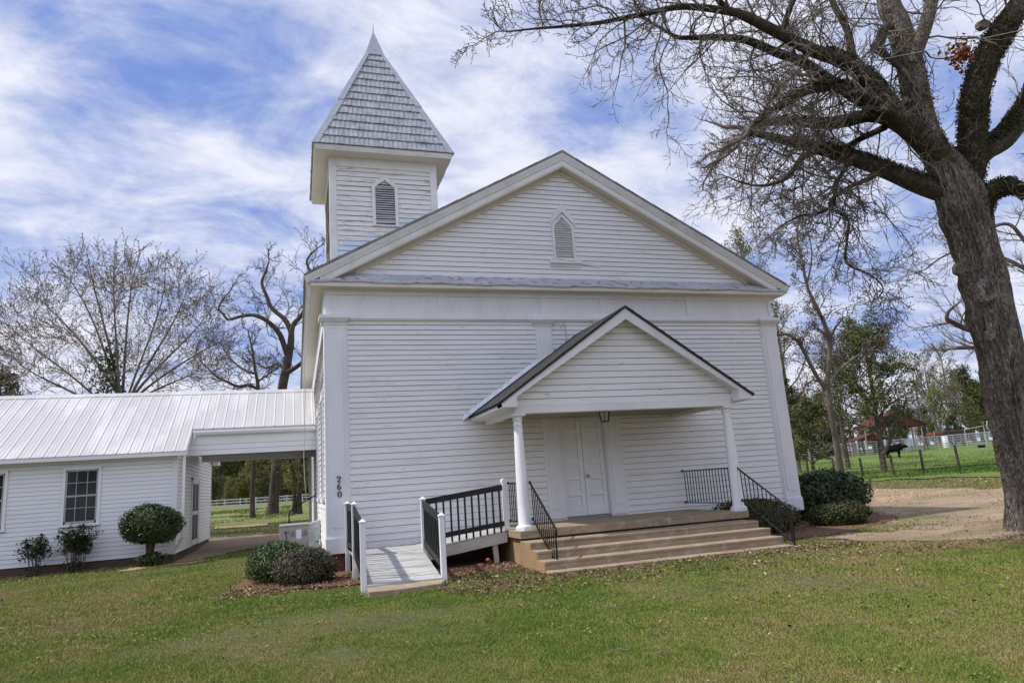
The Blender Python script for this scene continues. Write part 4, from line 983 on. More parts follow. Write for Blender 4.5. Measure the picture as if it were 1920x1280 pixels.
# log-radial sampling: thins as 1/d^2, top up so that near turf is close-set
bare = (vnoise(x, y, .8, 21) * .5 + vnoise(x, y, 2.6, 22) * .3 + vnoise(x, y, 7, 23) * .2)
keep = clear_of_things(x, y) & (rng.random(NB) < sstep(.27, .45, bare) * .40 + .60)
dens = np.ones(NB)
for pl, v in ((GRAVEL, .07), (MULCH_R, .06), (MULCH_L, .10), (MULCH_C, .12), (ANB, .12)):
    dens[inpoly(x, y, pl)] = v
gk = inpoly(x, y, GRAVEL); gq = vnoise(x, y * 1.6, .38, 71) * .6 + vnoise(x, y, 1.6, 72) * .4; dens[gk] = .03 + .75 * sstep(.47, .60, gq[gk])
dens *= np.where((y > -4.75 + .35 * (vnoise(x, y, .9, 31) - .5)) & (y < -4.15) & (x > 1.9) & (x < 9), .35, 1)
keep &= rng.random(NB) < dens
x, y, d = x[keep], y[keep], d[keep]; n = len(x)
tone = np.clip(.465 + .55 * (vnoise(x, y, .33, 11) - .5) + .5 * (vnoise(x, y, 1.4, 12) - .5) + .35 * (vnoise(x, y, 5, 13) - .5) + rng.normal(0, .24, n), 0, 1)
right = sstep(2, 9, x) * (1 - sstep(-4, 1, y)); tone = np.clip(tone - .09 * right + .03, 0, 1)
h = rng.uniform(.008, .026, n) * (.55 + 1.6 * vnoise(x, y, 1.1, 14) * (.4 + vnoise(x, y, 6.5, 15))) * np.clip(d / 10, .8, 1.1); w = rng.uniform(.0022, .0042, n) * np.clip(d / 7, 1, 2.0)
th = rng.uniform(0, 2 * np.pi, n); lx = rng.normal(0, .55, n) * h; ly = rng.normal(0, .55, n) * h; z = ground(x, y) - .012
V = np.empty((n, 3, 3), np.float32)
V[:, 0] = np.stack([x - w * np.cos(th), y - w * np.sin(th), z], 1); V[:, 1] = np.stack([x + w * np.cos(th), y + w * np.sin(th), z], 1); V[:, 2] = np.stack([x + lx, y + ly, z + h], 1)
stuff(npmesh('grass', V.reshape(-1, 3), np.arange(n * 3).reshape(-1, 3), gm, tone=tone), 'short patchy spring grass covering the church lawn', 'grass')

def leafcloud(name, C, size, mt, parent=None, tone=None, nrm=None, flat=0.0, asp=1.6, curl=.25):
    """rhombic leaves at points C; nrm biases where they face"""
    C = np.asarray(C, float); n = len(C); s = size if hasattr(size, '__len__') else rng.uniform(.7, 1.3, n) * size
    N_ = rng.normal(0, 1, (n, 3))
    if nrm is not None: N_ = N_ * (1 - flat) + nrm * flat * 2
    N_ /= np.linalg.norm(N_, axis=1)[:, None] + 1e-9
    R1 = rng.normal(0, 1, (n, 3)); A = np.cross(N_, R1); A /= np.linalg.norm(A, axis=1)[:, None] + 1e-9; B_ = np.cross(N_, A)
    s = np.asarray(s)[:, None]
    V = np.stack([C - A * s * asp / 2, C + B_ * s / 2 + N_ * s * curl * .5, C + A * s * asp / 2, C - B_ * s / 2 + N_ * s * curl * .5], 1)
    return npmesh(name, V.reshape(-1, 3), np.arange(n * 4).reshape(-1, 4), mt, parent, tone=tone if tone is not None else rng.random(n))
lm = mat('dry_fallen_leaves', (.2, .12, .07), .8, attr=[(0, (.07, .04, .025)), (.5, (.16, .09, .05)), (.85, (.27, .175, .105)), (1, (.42, .33, .24))])
wm = mat('broad_lawn_weeds', (.08, .13, .03), .6, attr=[(0, (.10, .16, .035)), (.6, (.16, .23, .05)), (1, (.24, .28, .09))])
wx = np.stack([rng.uniform(-9, 13, 900), rng.uniform(-12, 4, 900)], 1); wx = wx[(vnoise(wx[:, 0], wx[:, 1], .5, 91) > .42) & clear_of_things(wx[:, 0], wx[:, 1])]; wx = wx[~inpoly(wx[:, 0], wx[:, 1], GRAVEL)]
wq = np.repeat(wx, 14, 0) + rng.normal(0, .05, (len(wx) * 14, 2)); nw = len(wq)
stuff(leafcloud('lawn_weeds', np.column_stack([wq, ground(wq[:, 0], wq[:, 1]) + rng.uniform(.012, .045, nw)]), rng.uniform(.012, .026, nw), wm, nrm=np.tile([0, 0, 1.], (nw, 1)), flat=.5, asp=1.3), 'small broad leaved weeds dotted through the lawn', 'weeds')
pts = []
def scatter(nn, x0, x1, y0, y1): return np.stack([rng.uniform(x0, x1, nn), rng.uniform(y0, y1, nn)], 1)
a = scatter(1100, -10, 13, -13, 5); b_ = np.stack([rng.uniform(1.5, 9.6, 2600), -4.45 + .28 * rng.normal(0, 1, 2600) - .08 * rng.random(2600)], 1)
i_ = np.stack([rng.uniform(9, 24, 7000), rng.uniform(-9, 8, 7000)], 1); i_ = i_[inpoly(i_[:, 0], i_[:, 1], GRAVEL) & (vnoise(i_[:, 0], i_[:, 1], .5, 73) > .45)]; c_ = np.stack([rng.uniform(1.8, 13, 1400), -5.4 + .22 * rng.normal(0, 1, 1400)], 1); c_[:, 1] += -.09 * (c_[:, 0] - 4); e_ = scatter(1500, 1.9, 3.6, -4.3, -1.7); f_ = scatter(1500, -1.9, .5, -2.6, -1.0); g_ = scatter(1100, 8.5, 15, -3.4, 1.5); h_ = scatter(700, 5, 15, -9.5, -4.5)
p2_ = np.concatenate([a, b_, c_, e_, f_, g_, h_, i_]); p2_ = p2_[clear_of_things(p2_[:, 0], p2_[:, 1])]
n = len(p2_); Cc = np.column_stack([p2_, ground(p2_[:, 0], p2_[:, 1]) + rng.uniform(.012, .045, n)])
stuff(leafcloud('fallen_leaves', Cc, rng.uniform(.016, .042, n), lm, nrm=np.tile([0, 0, 1.], (n, 1)), flat=.55), 'dry brown leaves littered over the lawn and beds', 'leaves')
tw_ = mat('dead_twigs', (.20, .175, .15), .8)
V = MB()
for q in range(55):
    x, y = rng.uniform(2, 14), rng.uniform(-10, -3.8)
    if not clear_of_things(np.array([x]), np.array([y]))[0]: continue
    a = rng.uniform(0, 6.28); L = rng.uniform(.08, .3); z = float(ground(x, y)) + .03
    V.tube([(x, y, z), (x + L * .5 * math.cos(a) + .02, y + L * .5 * math.sin(a), z + .015), (x + L * math.cos(a + .2), y + L * math.sin(a + .2), z)], [.004, .004, .002], 4)
stuff(V.build('fallen_twigs', tw_), 'small grey twigs fallen on the lawn below the oak', 'twigs')
fy = mat('yellow_wildflowers', (.60, .50, .03), .7)
nn = 90000; az = np.where(rng.random(nn) < .6, rng.uniform(22, 60, nn), rng.uniform(-40, 0, nn)); d = rng.uniform(40, 84, nn); x = CC[0] + d * np.sin(np.radians(az)); y = CC[1] + d * np.cos(np.radians(az)); k = vnoise(x, y, .35, 44) > .38; x, y, az, d = x[k], y[k], az[k], d[k]
n = len(x); h = rng.uniform(.06, .16, n) * (.5 + vnoise(x, y, .25, 45)); th = rng.uniform(0, 6.28, n); z = ground(x, y); w = .05
V = np.stack([np.stack([x - w * np.cos(th), y - w * np.sin(th), z], 1), np.stack([x + w * np.cos(th), y + w * np.sin(th), z], 1), np.stack([x + rng.normal(0, .05, n), y + rng.normal(0, .05, n), z + h], 1)], 1)
stuff(npmesh('pasture_grass', V.reshape(-1, 3), np.arange(n * 3).reshape(-1, 3), mat('pasture_tufts', (.1, .16, .03), .85, attr=[(0, (.06, .11, .016)), (.5, (.11, .18, .024)), (1, (.19, .23, .05))]), tone=np.clip(vnoise(x, y, .12, 46) + rng.normal(0, .12, n), 0, 1)), 'tufts of bright grass over the fields', 'grass')
q = np.array([polar(a, d) for a, d in zip(rng.uniform(28, 62, 900), rng.uniform(27, 35.5, 900))]); q = q[vnoise(q[:, 0], q[:, 1], .4, 77) > .45]
stuff(leafcloud('wildflowers', np.column_stack([q, ground(q[:, 0], q[:, 1]) + .10]), .055, fy, asp=1), 'scattered yellow flowers in the grass beyond the gravel drive', 'flowers')
gf = mat('far_grass_tufts', (.09, .11, .03), .9, attr=[(0, (.27, .24, .09)), (.5, (.20, .225, .055)), (1, (.12, .18, .035))])
nn = 110000; az = rng.uniform(-34, 64, nn); d = rng.uniform(22, 44, nn); x = CC[0] + d * np.sin(np.radians(az)); y = CC[1] + d * np.cos(np.radians(az)); k = clear_of_things(x, y) & ~inpoly(x, y, GRAVEL); x, y = x[k], y[k]
n = len(x); h = rng.uniform(.03, .08, n); th = rng.uniform(0, 6.28, n); z = ground(x, y) - .01; w = .02
V = np.stack([np.stack([x - w * np.cos(th), y - w * np.sin(th), z], 1), np.stack([x + w * np.cos(th), y + w * np.sin(th), z], 1), np.stack([x + rng.normal(0, .03, n), y + rng.normal(0, .03, n), z + h], 1)], 1)
stuff(npmesh('grass', V.reshape(-1, 3), np.arange(n * 3).reshape(-1, 3), gf, tone=np.clip(vnoise(x, y, .3, 41) + rng.normal(0, .15, n), 0, 1)), 'longer spring grass at the back of the churchyard', 'grass')

# ================================================================== SHRUBS
def leafmat(name, cols, rough=.5, spec=.35):
    return mat(name, cols[1], rough, attr=[(i / (len(cols) - 1), c) for i, c in enumerate(cols)], spec=spec)
LM_box = leafmat('glossy_boxwood_leaves', [(.022, .040, .012), (.042, .074, .018), (.07, .11, .028), (.16, .18, .05)], .5)
LM_grey = leafmat('grey_brown_shrub_leaves', [(.05, .042, .03), (.09, .078, .052), (.075, .08, .036), (.20, .18, .12)], .55)
LM_holly = leafmat('dark_holly_leaves', [(.014, .026, .009), (.028, .048, .013), (.048, .075, .020), (.10, .13, .04)], .45)
LM_hedge = leafmat('yellowish_hedge_leaves', [(.022, .034, .010), (.045, .055, .014), (.08, .075, .02), (.06, .09, .02)], .5)
LM_nand = leafmat('nandina_leaves', [(.012, .022, .010), (.022, .04, .014), (.035, .055, .02), (.05, .04, .02)], .45)
WOODY = mat('woody_stems', (.07, .05, .035), .85, [(8, (.13, .10, .075), .5, .7)], (30, .004))
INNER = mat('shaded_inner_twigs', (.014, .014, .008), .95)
def shrub(name, label, c, r, nl, size, lmt, group=None, lump=.16, cat='shrub', bottom=-.75, stems=7):
    t = thing(name, label, cat, (c[0], c[1], float(ground(c[0], c[1]))), group)
    c = np.array(c, float); r = np.array(r, float)
    D = rng.normal(0, 1, (nl, 3)); D /= np.linalg.norm(D, axis=1)[:, None]; D[:, 2] = np.where(D[:, 2] < bottom, -D[:, 2], D[:, 2])
    ph = rng.uniform(0, 6.28, 12); kk = rng.normal(0, 3.0, (12, 3))
    l = 1 + lump * np.mean([np.sin(D @ kk[i] + ph[i]) for i in range(12)], 0) * 2.2
    rad = np.where(rng.random(nl) < .12, rng.uniform(1.0, 1.09, nl), rng.uniform(.80, 1.02, nl)) * l
    P_ = c + D * r * rad[:, None]
    zf = ground(P_[:, 0], P_[:, 1]) + .02; P_[:, 2] = np.maximum(P_[:, 2], zf + rng.uniform(0, .05, nl))
    tone = np.clip(.42 + .35 * np.sin(P_ @ np.array([5.1, 4.3, 6.2])) * .4 + rng.normal(0, .22, nl), 0, 1)
    leafcloud('foliage', P_, size, lmt, t, tone, nrm=D, flat=.45)
    # dense twiggy inside
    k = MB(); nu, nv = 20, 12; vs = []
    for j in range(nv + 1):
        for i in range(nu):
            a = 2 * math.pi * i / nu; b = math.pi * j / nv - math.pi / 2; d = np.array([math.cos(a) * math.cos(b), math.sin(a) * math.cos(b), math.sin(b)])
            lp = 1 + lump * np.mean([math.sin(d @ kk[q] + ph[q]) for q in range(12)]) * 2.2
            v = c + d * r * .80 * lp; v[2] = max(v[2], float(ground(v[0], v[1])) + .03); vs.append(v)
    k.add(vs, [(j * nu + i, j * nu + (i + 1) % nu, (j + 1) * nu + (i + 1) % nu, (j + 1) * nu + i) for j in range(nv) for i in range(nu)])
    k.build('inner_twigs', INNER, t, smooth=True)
    k = MB()
    for i in range(stems):
        a = rng.uniform(0, 6.28); q = .25 * r[0] * rng.random(); g0 = float(ground(c[0], c[1]))
        k.tube([(c[0] + q * math.cos(a), c[1] + q * math.sin(a), g0 - .05), (c[0] + .5 * r[0] * math.cos(a), c[1] + .5 * r[1] * math.sin(a), c[2])], [.02, .01], 5)
    k.build('stems', WOODY, t)
    return t
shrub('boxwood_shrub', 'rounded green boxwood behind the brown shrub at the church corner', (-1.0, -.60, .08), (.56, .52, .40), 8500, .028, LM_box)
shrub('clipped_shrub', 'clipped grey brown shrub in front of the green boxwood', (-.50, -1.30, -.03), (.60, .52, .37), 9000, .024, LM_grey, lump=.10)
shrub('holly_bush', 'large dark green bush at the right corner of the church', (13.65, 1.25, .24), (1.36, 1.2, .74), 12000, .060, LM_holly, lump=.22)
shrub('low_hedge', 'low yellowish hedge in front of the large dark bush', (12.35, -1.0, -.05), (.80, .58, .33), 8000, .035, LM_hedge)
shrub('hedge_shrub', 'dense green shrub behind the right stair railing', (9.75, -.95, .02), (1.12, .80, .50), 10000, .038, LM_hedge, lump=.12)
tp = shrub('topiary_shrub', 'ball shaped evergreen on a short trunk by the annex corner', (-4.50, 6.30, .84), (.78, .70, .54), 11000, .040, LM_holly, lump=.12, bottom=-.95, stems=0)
k = MB()
for dx, dy in ((-.07, 0), (.06, .03), (.0, -.06), (.02, .07)): k.tube([(-4.53 + dx * 1.1, 6.35 + dy, -.35), (-4.52 + dx * .8, 6.35 + dy, .1), (-4.5 + dx * 1.5, 6.33 + dy, .5), (-4.5 + dx * 4, 6.33 + dy * 3, .8)], [.055, .045, .045, .02], 8)
k.build('trunk', WOODY, tp)
n = 900; a = rng.uniform(0, 6.28, n); q = rng.uniform(.05, .42, n); leafcloud('suckers', np.column_stack([-4.45 + q * np.cos(a), 6.3 + q * np.sin(a) * .7, -.22 + rng.uniform(0, .30, n) * (1.2 - q)]), .04, LM_holly, tp)
def nandina(label, cx, cy, w, h, nst, nl):
    g0 = float(ground(cx, cy)); t = thing('nandina_shrub', label, 'shrub', (cx, cy, g0)); k = MB(); L = []
    for i in range(nst):
        a = rng.uniform(0, 6.28); q = rng.uniform(0, .38) * w; hh = h * rng.uniform(.72, 1.0); x0, y0 = cx + q * .6 * math.cos(a), cy + q * .5 * math.sin(a); x1, y1 = cx + q * 1.35 * math.cos(a), cy + q * math.sin(a)
        k.tube([(x0, y0, g0 - .05), ((x0 + x1) / 2, (y0 + y1) / 2, g0 + hh * .5), (x1, y1, g0 + hh)], [.010, .008, .005], 5)
        for j in range(7):
            zt = g0 + hh * rng.uniform(.52, 1.02); b = rng.uniform(0, 6.28); ln = rng.uniform(.12, .34) * (.6 + .4 * w)
            tpnt = np.array([x1 + ln * math.cos(b), y1 + ln * .8 * math.sin(b), zt + .04 - ln * .25]); k.tube([(x1, y1, zt - .03), tuple((np.array([x1, y1, zt]) + tpnt) / 2 + [0, 0, .02]), tuple(tpnt)], [.003, .0025, .002], 3)
            s = rng.uniform(0.15, 1, nl); L.append(np.array([x1, y1, zt]) + s[:, None] * (tpnt - [x1, y1, zt]) + rng.normal(0, .035, (nl, 3)))
        if rng.random() < .5:
            s = rng.random(nl); L.append(np.array([x0, y0, g0 + .1]) + rng.normal(0, .10, (nl, 3)) + np.outer(s, [0, 0, .15]))
    k.build('canes', mat('nandina_canes', (.10, .085, .06), .8), t); P_ = np.concatenate(L); P_[:, 2] = np.maximum(P_[:, 2], g0 + .02)
    leafcloud('foliage', P_, .036, LM_nand, t, asp=2.2, nrm=np.tile([0, 0, 1.], (len(P_), 1)), flat=.35)
nandina('small thin nandina shrub by the annex wall below the left window gap', -7.33, 6.62, .56, 1.10, 14, 13)
nandina('wide bushy nandina shrub under the annex window', -6.38, 6.60, .92, 1.25, 28, 15)

# ================================================================== TREES
def unit(v): return v / (np.linalg.norm(v) + 1e-9)
class Tree:
    def __init__(s, seed): s.P = []; s.Rr = []; s.tips = []; s.rs = np.random.default_rng(seed); s.big = []
    def line(s, pts, r, big=False): (s.big if big else s.P).append((np.asarray(pts, float), np.asarray(r, float)))
    def grow(s, p, d, L, r, lvl, K):
        g = s.rs; n = K['n'][lvl]; pts = np.empty((n + 1, 3)); pts[0] = p; st = L / n; d = unit(d); ds = []
        for i in range(n):
            d = unit(d + g.normal(0, K['wig'][lvl], 3) + np.array([0, 0, K['up'][lvl]])); pts[i + 1] = pts[i] + d * st; ds.append(d)
        rr = np.linspace(r, max(r * K.get('tip', .35), K['rmin']), n + 1)
        s.line(pts, rr, lvl < K.get('biglvl', 0))
        s.kids(pts, rr, L, lvl, K)
    def kids(s, pts, rr, L, lvl, K, t0=None, nch=None):
        g = s.rs
        if lvl + 1 >= len(K['n']):
            s.tips.append(pts[-1]); 
            if K.get('tipmid'): s.tips.append(pts[len(pts) // 2])
            return
        c = nch if nch is not None else K['ch'][lvl]; c = int(c + g.random()); t0 = K['t0'][lvl] if t0 is None else t0
        seg = len(pts) - 1
        for j in range(c):
            t = t0 + (1 - t0) * (j + g.random()) / c; i = min(int(t * seg), seg - 1); f = t * seg - i
            p = pts[i] * (1 - f) + pts[i + 1] * f; d = unit(pts[i + 1] - pts[i]); rad = rr[i] * (1 - f) + rr[i + 1] * f
            q = unit(np.cross(d, g.normal(0, 1, 3))); an = math.radians(max(8, g.normal(K['ang'][lvl], K.get('angs', 12)))); nd = d * math.cos(an) + q * math.sin(an)
            ln = L * K['lr'][lvl] * (1 - K.get('fall', .5) * t) * g.uniform(.65, 1.25)
            s.grow(p, nd, ln, max(min(rad * .62, K['rk'][lvl]), K['rmin']), lvl + 1, K)
        if K.get('cont', True): 
            s.grow(pts[-1], pts[-1] - pts[-2], L * K['lr'][lvl] * .6, max(rr[-1], K['rmin']), lvl + 1, K)
    @staticmethod
    def mesh(lines, name, mt, parent, smooth=True):
        grp = {}
        for p, r in lines:
            sd = 10 if r[0] > .09 else 7 if r[0] > .035 else 4 if r[0] > .012 else 3
            grp.setdefault((len(p), sd), []).append((p, r))
        VV, FF = [], []; off = 0
        for (n, sd), it in grp.items():
            Pp = np.stack([a for a, _ in it]); Rq = np.stack([b for _, b in it]); m = len(it)
            T = np.gradient(Pp, axis=1); T /= np.linalg.norm(T, axis=2, keepdims=True) + 1e-9
            ref = np.where(np.abs(T[:, :1, 2:3]) < .8, np.array([0, 0, 1.]), np.array([1., 0, 0])); A = np.cross(T, np.broadcast_to(ref, T.shape)); A /= np.linalg.norm(A, axis=2, keepdims=True) + 1e-9; B_ = np.cross(T, A)
            th = np.arange(sd) * 2 * np.pi / sd
            V = Pp[:, :, None] + Rq[:, :, None, None] * (A[:, :, None] * np.cos(th)[None, None, :, None] + B_[:, :, None] * np.sin(th)[None, None, :, None])
            I = np.arange(m * n * sd).reshape(m, n, sd) + off
            F = np.stack([I[:, :-1], np.roll(I[:, :-1], -1, 2), np.roll(I[:, 1:], -1, 2), I[:, 1:]], -1).reshape(-1, 4)
            VV.append(V.reshape(-1, 3)); FF.append(F); off += m * n * sd
        return npmesh(name, np.concatenate(VV), np.concatenate(FF), mt, parent, smooth)
def spline(pts, per=5):
    """smooth path through 3-D points with radii in the 4th column"""
    P_ = np.asarray(pts, float); n = len(P_); out_ = []
    for i in range(n - 1):
        p0, p1, p2, p3 = P_[max(i - 1, 0)], P_[i], P_[i + 1], P_[min(i + 2, n - 1)]
        for t in np.arange(per) / per: out_.append(.5 * ((2 * p1) + (-p0 + p2) * t + (2 * p0 - 5 * p1 + 4 * p2 - p3) * t * t + (-p0 + 3 * p1 - 3 * p2 + p3) * t ** 3))
    out_.append(P_[-1]); return np.array(out_)
def limb(px, D0, D1, per=5):
    """photo-measured limb (u, v, width in photo pixels) carried from depth D0 to D1"""
    n = len(px); o = []
    for i, (u, v, w) in enumerate(px):
        D = D0 + (D1 - D0) * i / (n - 1); o.append((*at(u, v, D), w / 2 * D / FPX))
    S_ = spline(o, per); return S_[:, :3], S_[:, 3]
BARK = mat('rough_grey_brown_bark', (.29, .245, .205), .95, [(1.6, (.21, .17, .14), .50, .62, (1, 1, .5)), (5, (.44, .40, .36), .46, .60, (1, 1, .4)), (2, (.16, .105, .07), .55, .72, (1, 1, .4)), (26, (.10, .08, .065), .50, .64, (1, 1, .35)), (38, (.42, .39, .36), .58, .70, (1, 1, .4), .7)], (22, .06, (1, 1, .3)), extra_bump=(24, (1, 1, .22), .06), cracks=(24, (1, 1, .22), (.09, .07, .055), .14))
MOSSY = mat('mossy_dark_limb_bark', (.085, .068, .052), .95, [(4, (.045, .045, .016), .45, .62), (9, (.15, .13, .11), .56, .70), (20, (.03, .024, .018), .5, .66, (1, 1, .6))], (16, .05), extra_bump=(16, (1, 1, .6), .04))
BARK_D = mat('dark_far_bark', (.075, .060, .048), .95, [(5, (.12, .10, .085), .45, .7, (1, 1, .3)), (3, (.04, .03, .025), .5, .7, (1, 1, .3))], (12, .03, (1, 1, .3)))
BARK_G = mat('pale_grey_bark', (.125, .108, .09), .95, [(6, (.19, .17, .145), .45, .7, (1, 1, .4)), (3, (.09, .08, .068), .5, .7, (1, 1, .4))], (14, .02, (1, 1, .3)))
TWIG = mat('grey_twigs', (.175, .152, .13), .9)
TWIG_D = mat('brown_twigs', (.085, .068, .055), .9)
BUD = mat('reddish_buds', (.13, .08, .05), .8, attr=[(0, (.07, .05, .035)), (.5, (.15, .10, .06)), (1, (.24, .19, .10))])
FERN = mat('brown_green_fern', (.05, .05, .02), .85, attr=[(0, (.020, .018, .008)), (.5, (.042, .040, .013)), (.85, (.075, .075, .02)), (1, (.11, .075, .03))])
# ---- the big oak at the right
ok = thing('oak_tree', 'huge old oak with ferny limbs standing on the gravel at the right edge', 'tree', tuple(map(float, at(1940, 985, 13.3))))
T = Tree(3)
def bark_tube(pts, rad, sides, amp, flare=None):
    S_ = spline(np.column_stack([pts, rad]), 14); Pp, Rq = S_[:, :3], S_[:, 3]; n = len(Pp)
    Tn = np.gradient(Pp, axis=0); Tn /= np.linalg.norm(Tn, axis=1)[:, None]; A = np.cross(Tn, [0, 1, 0]); A /= np.linalg.norm(A, axis=1)[:, None]; B_ = np.cross(Tn, A)
    th = np.arange(sides) * 2 * np.pi / sides; s = np.concatenate([[0], np.cumsum(np.linalg.norm(np.diff(Pp, axis=0), axis=1))])
    c, sn = np.cos(th), np.sin(th)
    u = np.broadcast_to(th[None] * 3.0, (n, sides)); v = np.broadcast_to(s[:, None], (n, sides))
    cx = 4 * c[None] + 0 * v; sy = 4 * sn[None] + 0 * v
    rid = np.abs(vnoise(cx * 1.6 + v * .4, sy * 1.6 + v * .9, 1.3, 61) - .5) * 2 + .6 * np.abs(vnoise(cx * 3.1 + v * .7, sy * 3.1 - v * 1.3, 1.7, 62) - .5) * 2
    lumpy = (vnoise(cx * .35, sy * .35 + v * .9, 1.0, 63) - .5)
    rr = Rq[:, None] * (1 + amp * (rid - .5) + .16 * lumpy)
    if flare:
        for s0_, a0_, ra, rh in ((2.6, 4.4, .16, .16), (5.0, 4.9, .20, .18), (5.6, 4.1, .22, .22), (4.3, 5.2, .14, .14), (1.4, 3.9, .12, .2), (6.3, 5.3, .18, .14), (3.4, 3.7, .10, .16)):
            da = (th[None] - a0_ + np.pi) % (2 * np.pi) - np.pi; rr = rr * (1 + ra * np.exp(-((s[:, None] - s0_) / rh) ** 2 - (da / .38) ** 2))
    if flare: rr *= 1 + flare * np.exp(-s / .35)[:, None] * (.55 + .45 * np.cos(th * 5 + 1)[None])
    V = Pp[:, None] + rr[..., None] * (A[:, None] * c[None, :, None] + B_[:, None] * sn[None, :, None])
    I = np.arange(n * sides).reshape(n, sides); F = np.stack([I[:-1], np.roll(I[:-1], -1, 1), np.roll(I[1:], -1, 1), I[1:]], -1).reshape(-1, 4)
    return V.reshape(-1, 3), F
TR = [(1946, 1000, 98), (1940, 960, 90), (1927, 900, 82), (1901, 800, 79), (1879, 700, 76), (1855, 600, 77), (1836, 500, 75), (1816, 425, 76), (1800, 375, 84), (1788, 340, 70), (1772, 305, 52), (1757, 280, 30)]
base = np.array([(*at(u + 3, v, 13.3), w * .47 * 13.3 / FPX) for u, v, w in TR])
V, F = bark_tube(base[:, :3], base[:, 3], 150, .20, .34)
trunk = npmesh('trunk', V, F, BARK, ok, True)
LIMBS = {
 'leader': ([(1790, 355, 56), (1765, 310, 50), (1736, 250, 48), (1722, 200, 47), (1705, 117, 46), (1684, 47, 42), (1664, -10, 38), (1672, -160, 30), (1655, -300, 18), (1650, -420, 8)], 13.3, 13.6),
 'right': ([(1806, 360, 56), (1822, 300, 50), (1824, 230, 47), (1828, 180, 46), (1850, 108, 46), (1885, 50, 44), (1930, -20, 38), (1990, -130, 28), (2040, -260, 16), (2060, -340, 7)], 13.3, 12.8),
 'r2': ([(1822, 305, 42), (1848, 280, 42), (1880, 262, 40), (1912, 220, 38), (1950, 160, 34), (2010, 100, 26), (2090, 60, 16), (2170, 50, 7)], 13.3, 13.9),
 'stub': ([(1830, 420, 34), (1842, 390, 36), (1852, 366, 34), (1878, 350, 32), (1900, 350, 26), (1940, 366, 20), (2010, 350, 14), (2080, 360, 6)], 13.2, 12.6),
 'L1': ([(1775, 360, 44), (1725, 345, 38), (1676, 325, 33), (1630, 307, 30), (1584, 292, 27), (1540, 280, 23), (1503, 271, 20), (1443, 256, 15), (1412, 250, 12), (1389, 257, 9)], 13.3, 14.6),
 'L2': ([(1760, 290, 50), (1725, 255, 46), (1682, 217, 42), (1652, 180, 36), (1633, 155, 33), (1600, 125, 30), (1565, 108, 27), (1530, 97, 24), (1465, 65, 21), (1400, 32, 18), (1362, 21, 15), (1281, 13, 12), (1205, 27, 10), (1124, 43, 8), (1055, 50, 6), (1005, 54, 4.5), (965, 58, 3)], 13.3, 11.6),
 'L3': ([(1752, 270, 42), (1720, 249, 40), (1672, 222, 34), (1628, 195, 28), (1590, 172, 24), (1557, 152, 22), (1503, 116, 19), (1454, 98, 17), (1400, 76, 15), (1346, 70, 12), (1300, 71, 10), (1270, 70, 8), (1248, 58, 6)], 13.5, 13.0),
 'L4': ([(1650, 200, 22), (1628, 179, 20), (1600, 168, 19), (1573, 163, 18), (1519, 168, 17), (1470, 195, 15), (1437, 214, 13), (1411, 233, 10)], 13.4, 12.3),
 'L5': ([(1700, 245, 24), (1665, 225, 22), (1628, 219, 21), (1590, 228, 20), (1552, 233, 19), (1510, 230, 18), (1476, 225, 16), (1440, 228, 14), (1412, 239, 11)], 13.4, 14.8),
 'L6': ([(1660, 238, 14), (1640, 248, 12), (1610, 262, 11), (1585, 275, 9), (1568, 274, 7)], 13.5, 14.4),
 'hang': ([(1650, 322, 10), (1628, 336, 9), (1595, 350, 8), (1573, 363, 8), (1556, 380, 7), (1562, 392, 6), (1590, 412, 6), (1588, 450, 5), (1585, 487, 5), (1600, 502, 4), (1625, 512, 3.5), (1650, 530, 3), (1655, 547, 2.4), (1640, 562, 1.8)], 13.6, 12.6),
 'hang2': ([(1600, 296, 10), (1582, 320, 8), (1566, 350, 7), (1562, 385, 6), (1530, 400, 5), (1500, 405, 4), (1470, 420, 3)], 13.8, 12.9),
 'left_low': ([(1540, 280, 12), (1500, 300, 10), (1480, 330, 8), (1450, 345, 6), (1420, 348, 4.5), (1390, 342, 3.5), (1365, 332, 2.5)], 14.0, 13.2),
 'upfork': ([(1700, 60, 22), (1660, 55, 20), (1650, 80, 18), (1640, 90, 16), (1655, 100, 14), (1690, 130, 9)], 13.5, 13.0),
 'lfork': ([(1710, 120, 26), (1722, 85, 26), (1735, 50, 24), (1748, 0, 22), (1765, -80, 16), (1790, -180, 9)], 13.3, 13.0),
 'up2': ([(1362, 21, 13), (1330, -20, 10), (1280, -60, 8), (1210, -90, 6), (1130, -95, 4)], 12.3, 11.7),
 'up3': ([(1465, 65, 14), (1480, 20, 11), (1500, -40, 9), (1490, -120, 6), (1470, -200, 3)], 12.8, 12.4),
 'up4': ([(1600, 125, 16), (1590, 60, 13), (1560, 0, 11), (1550, -80, 8), (1520, -170, 4)], 13.2, 13.8),
}
Kok = dict(n=[8, 6, 5], wig=[.17, .20, .24], up=[.03, .03, .03], ch=[6.5, 3.6], ang=[46, 46], lr=[.56, .52], t0=[.12, .15], rk=[.013, .0075], rmin=.005, angs=16, fall=.4)
big = []
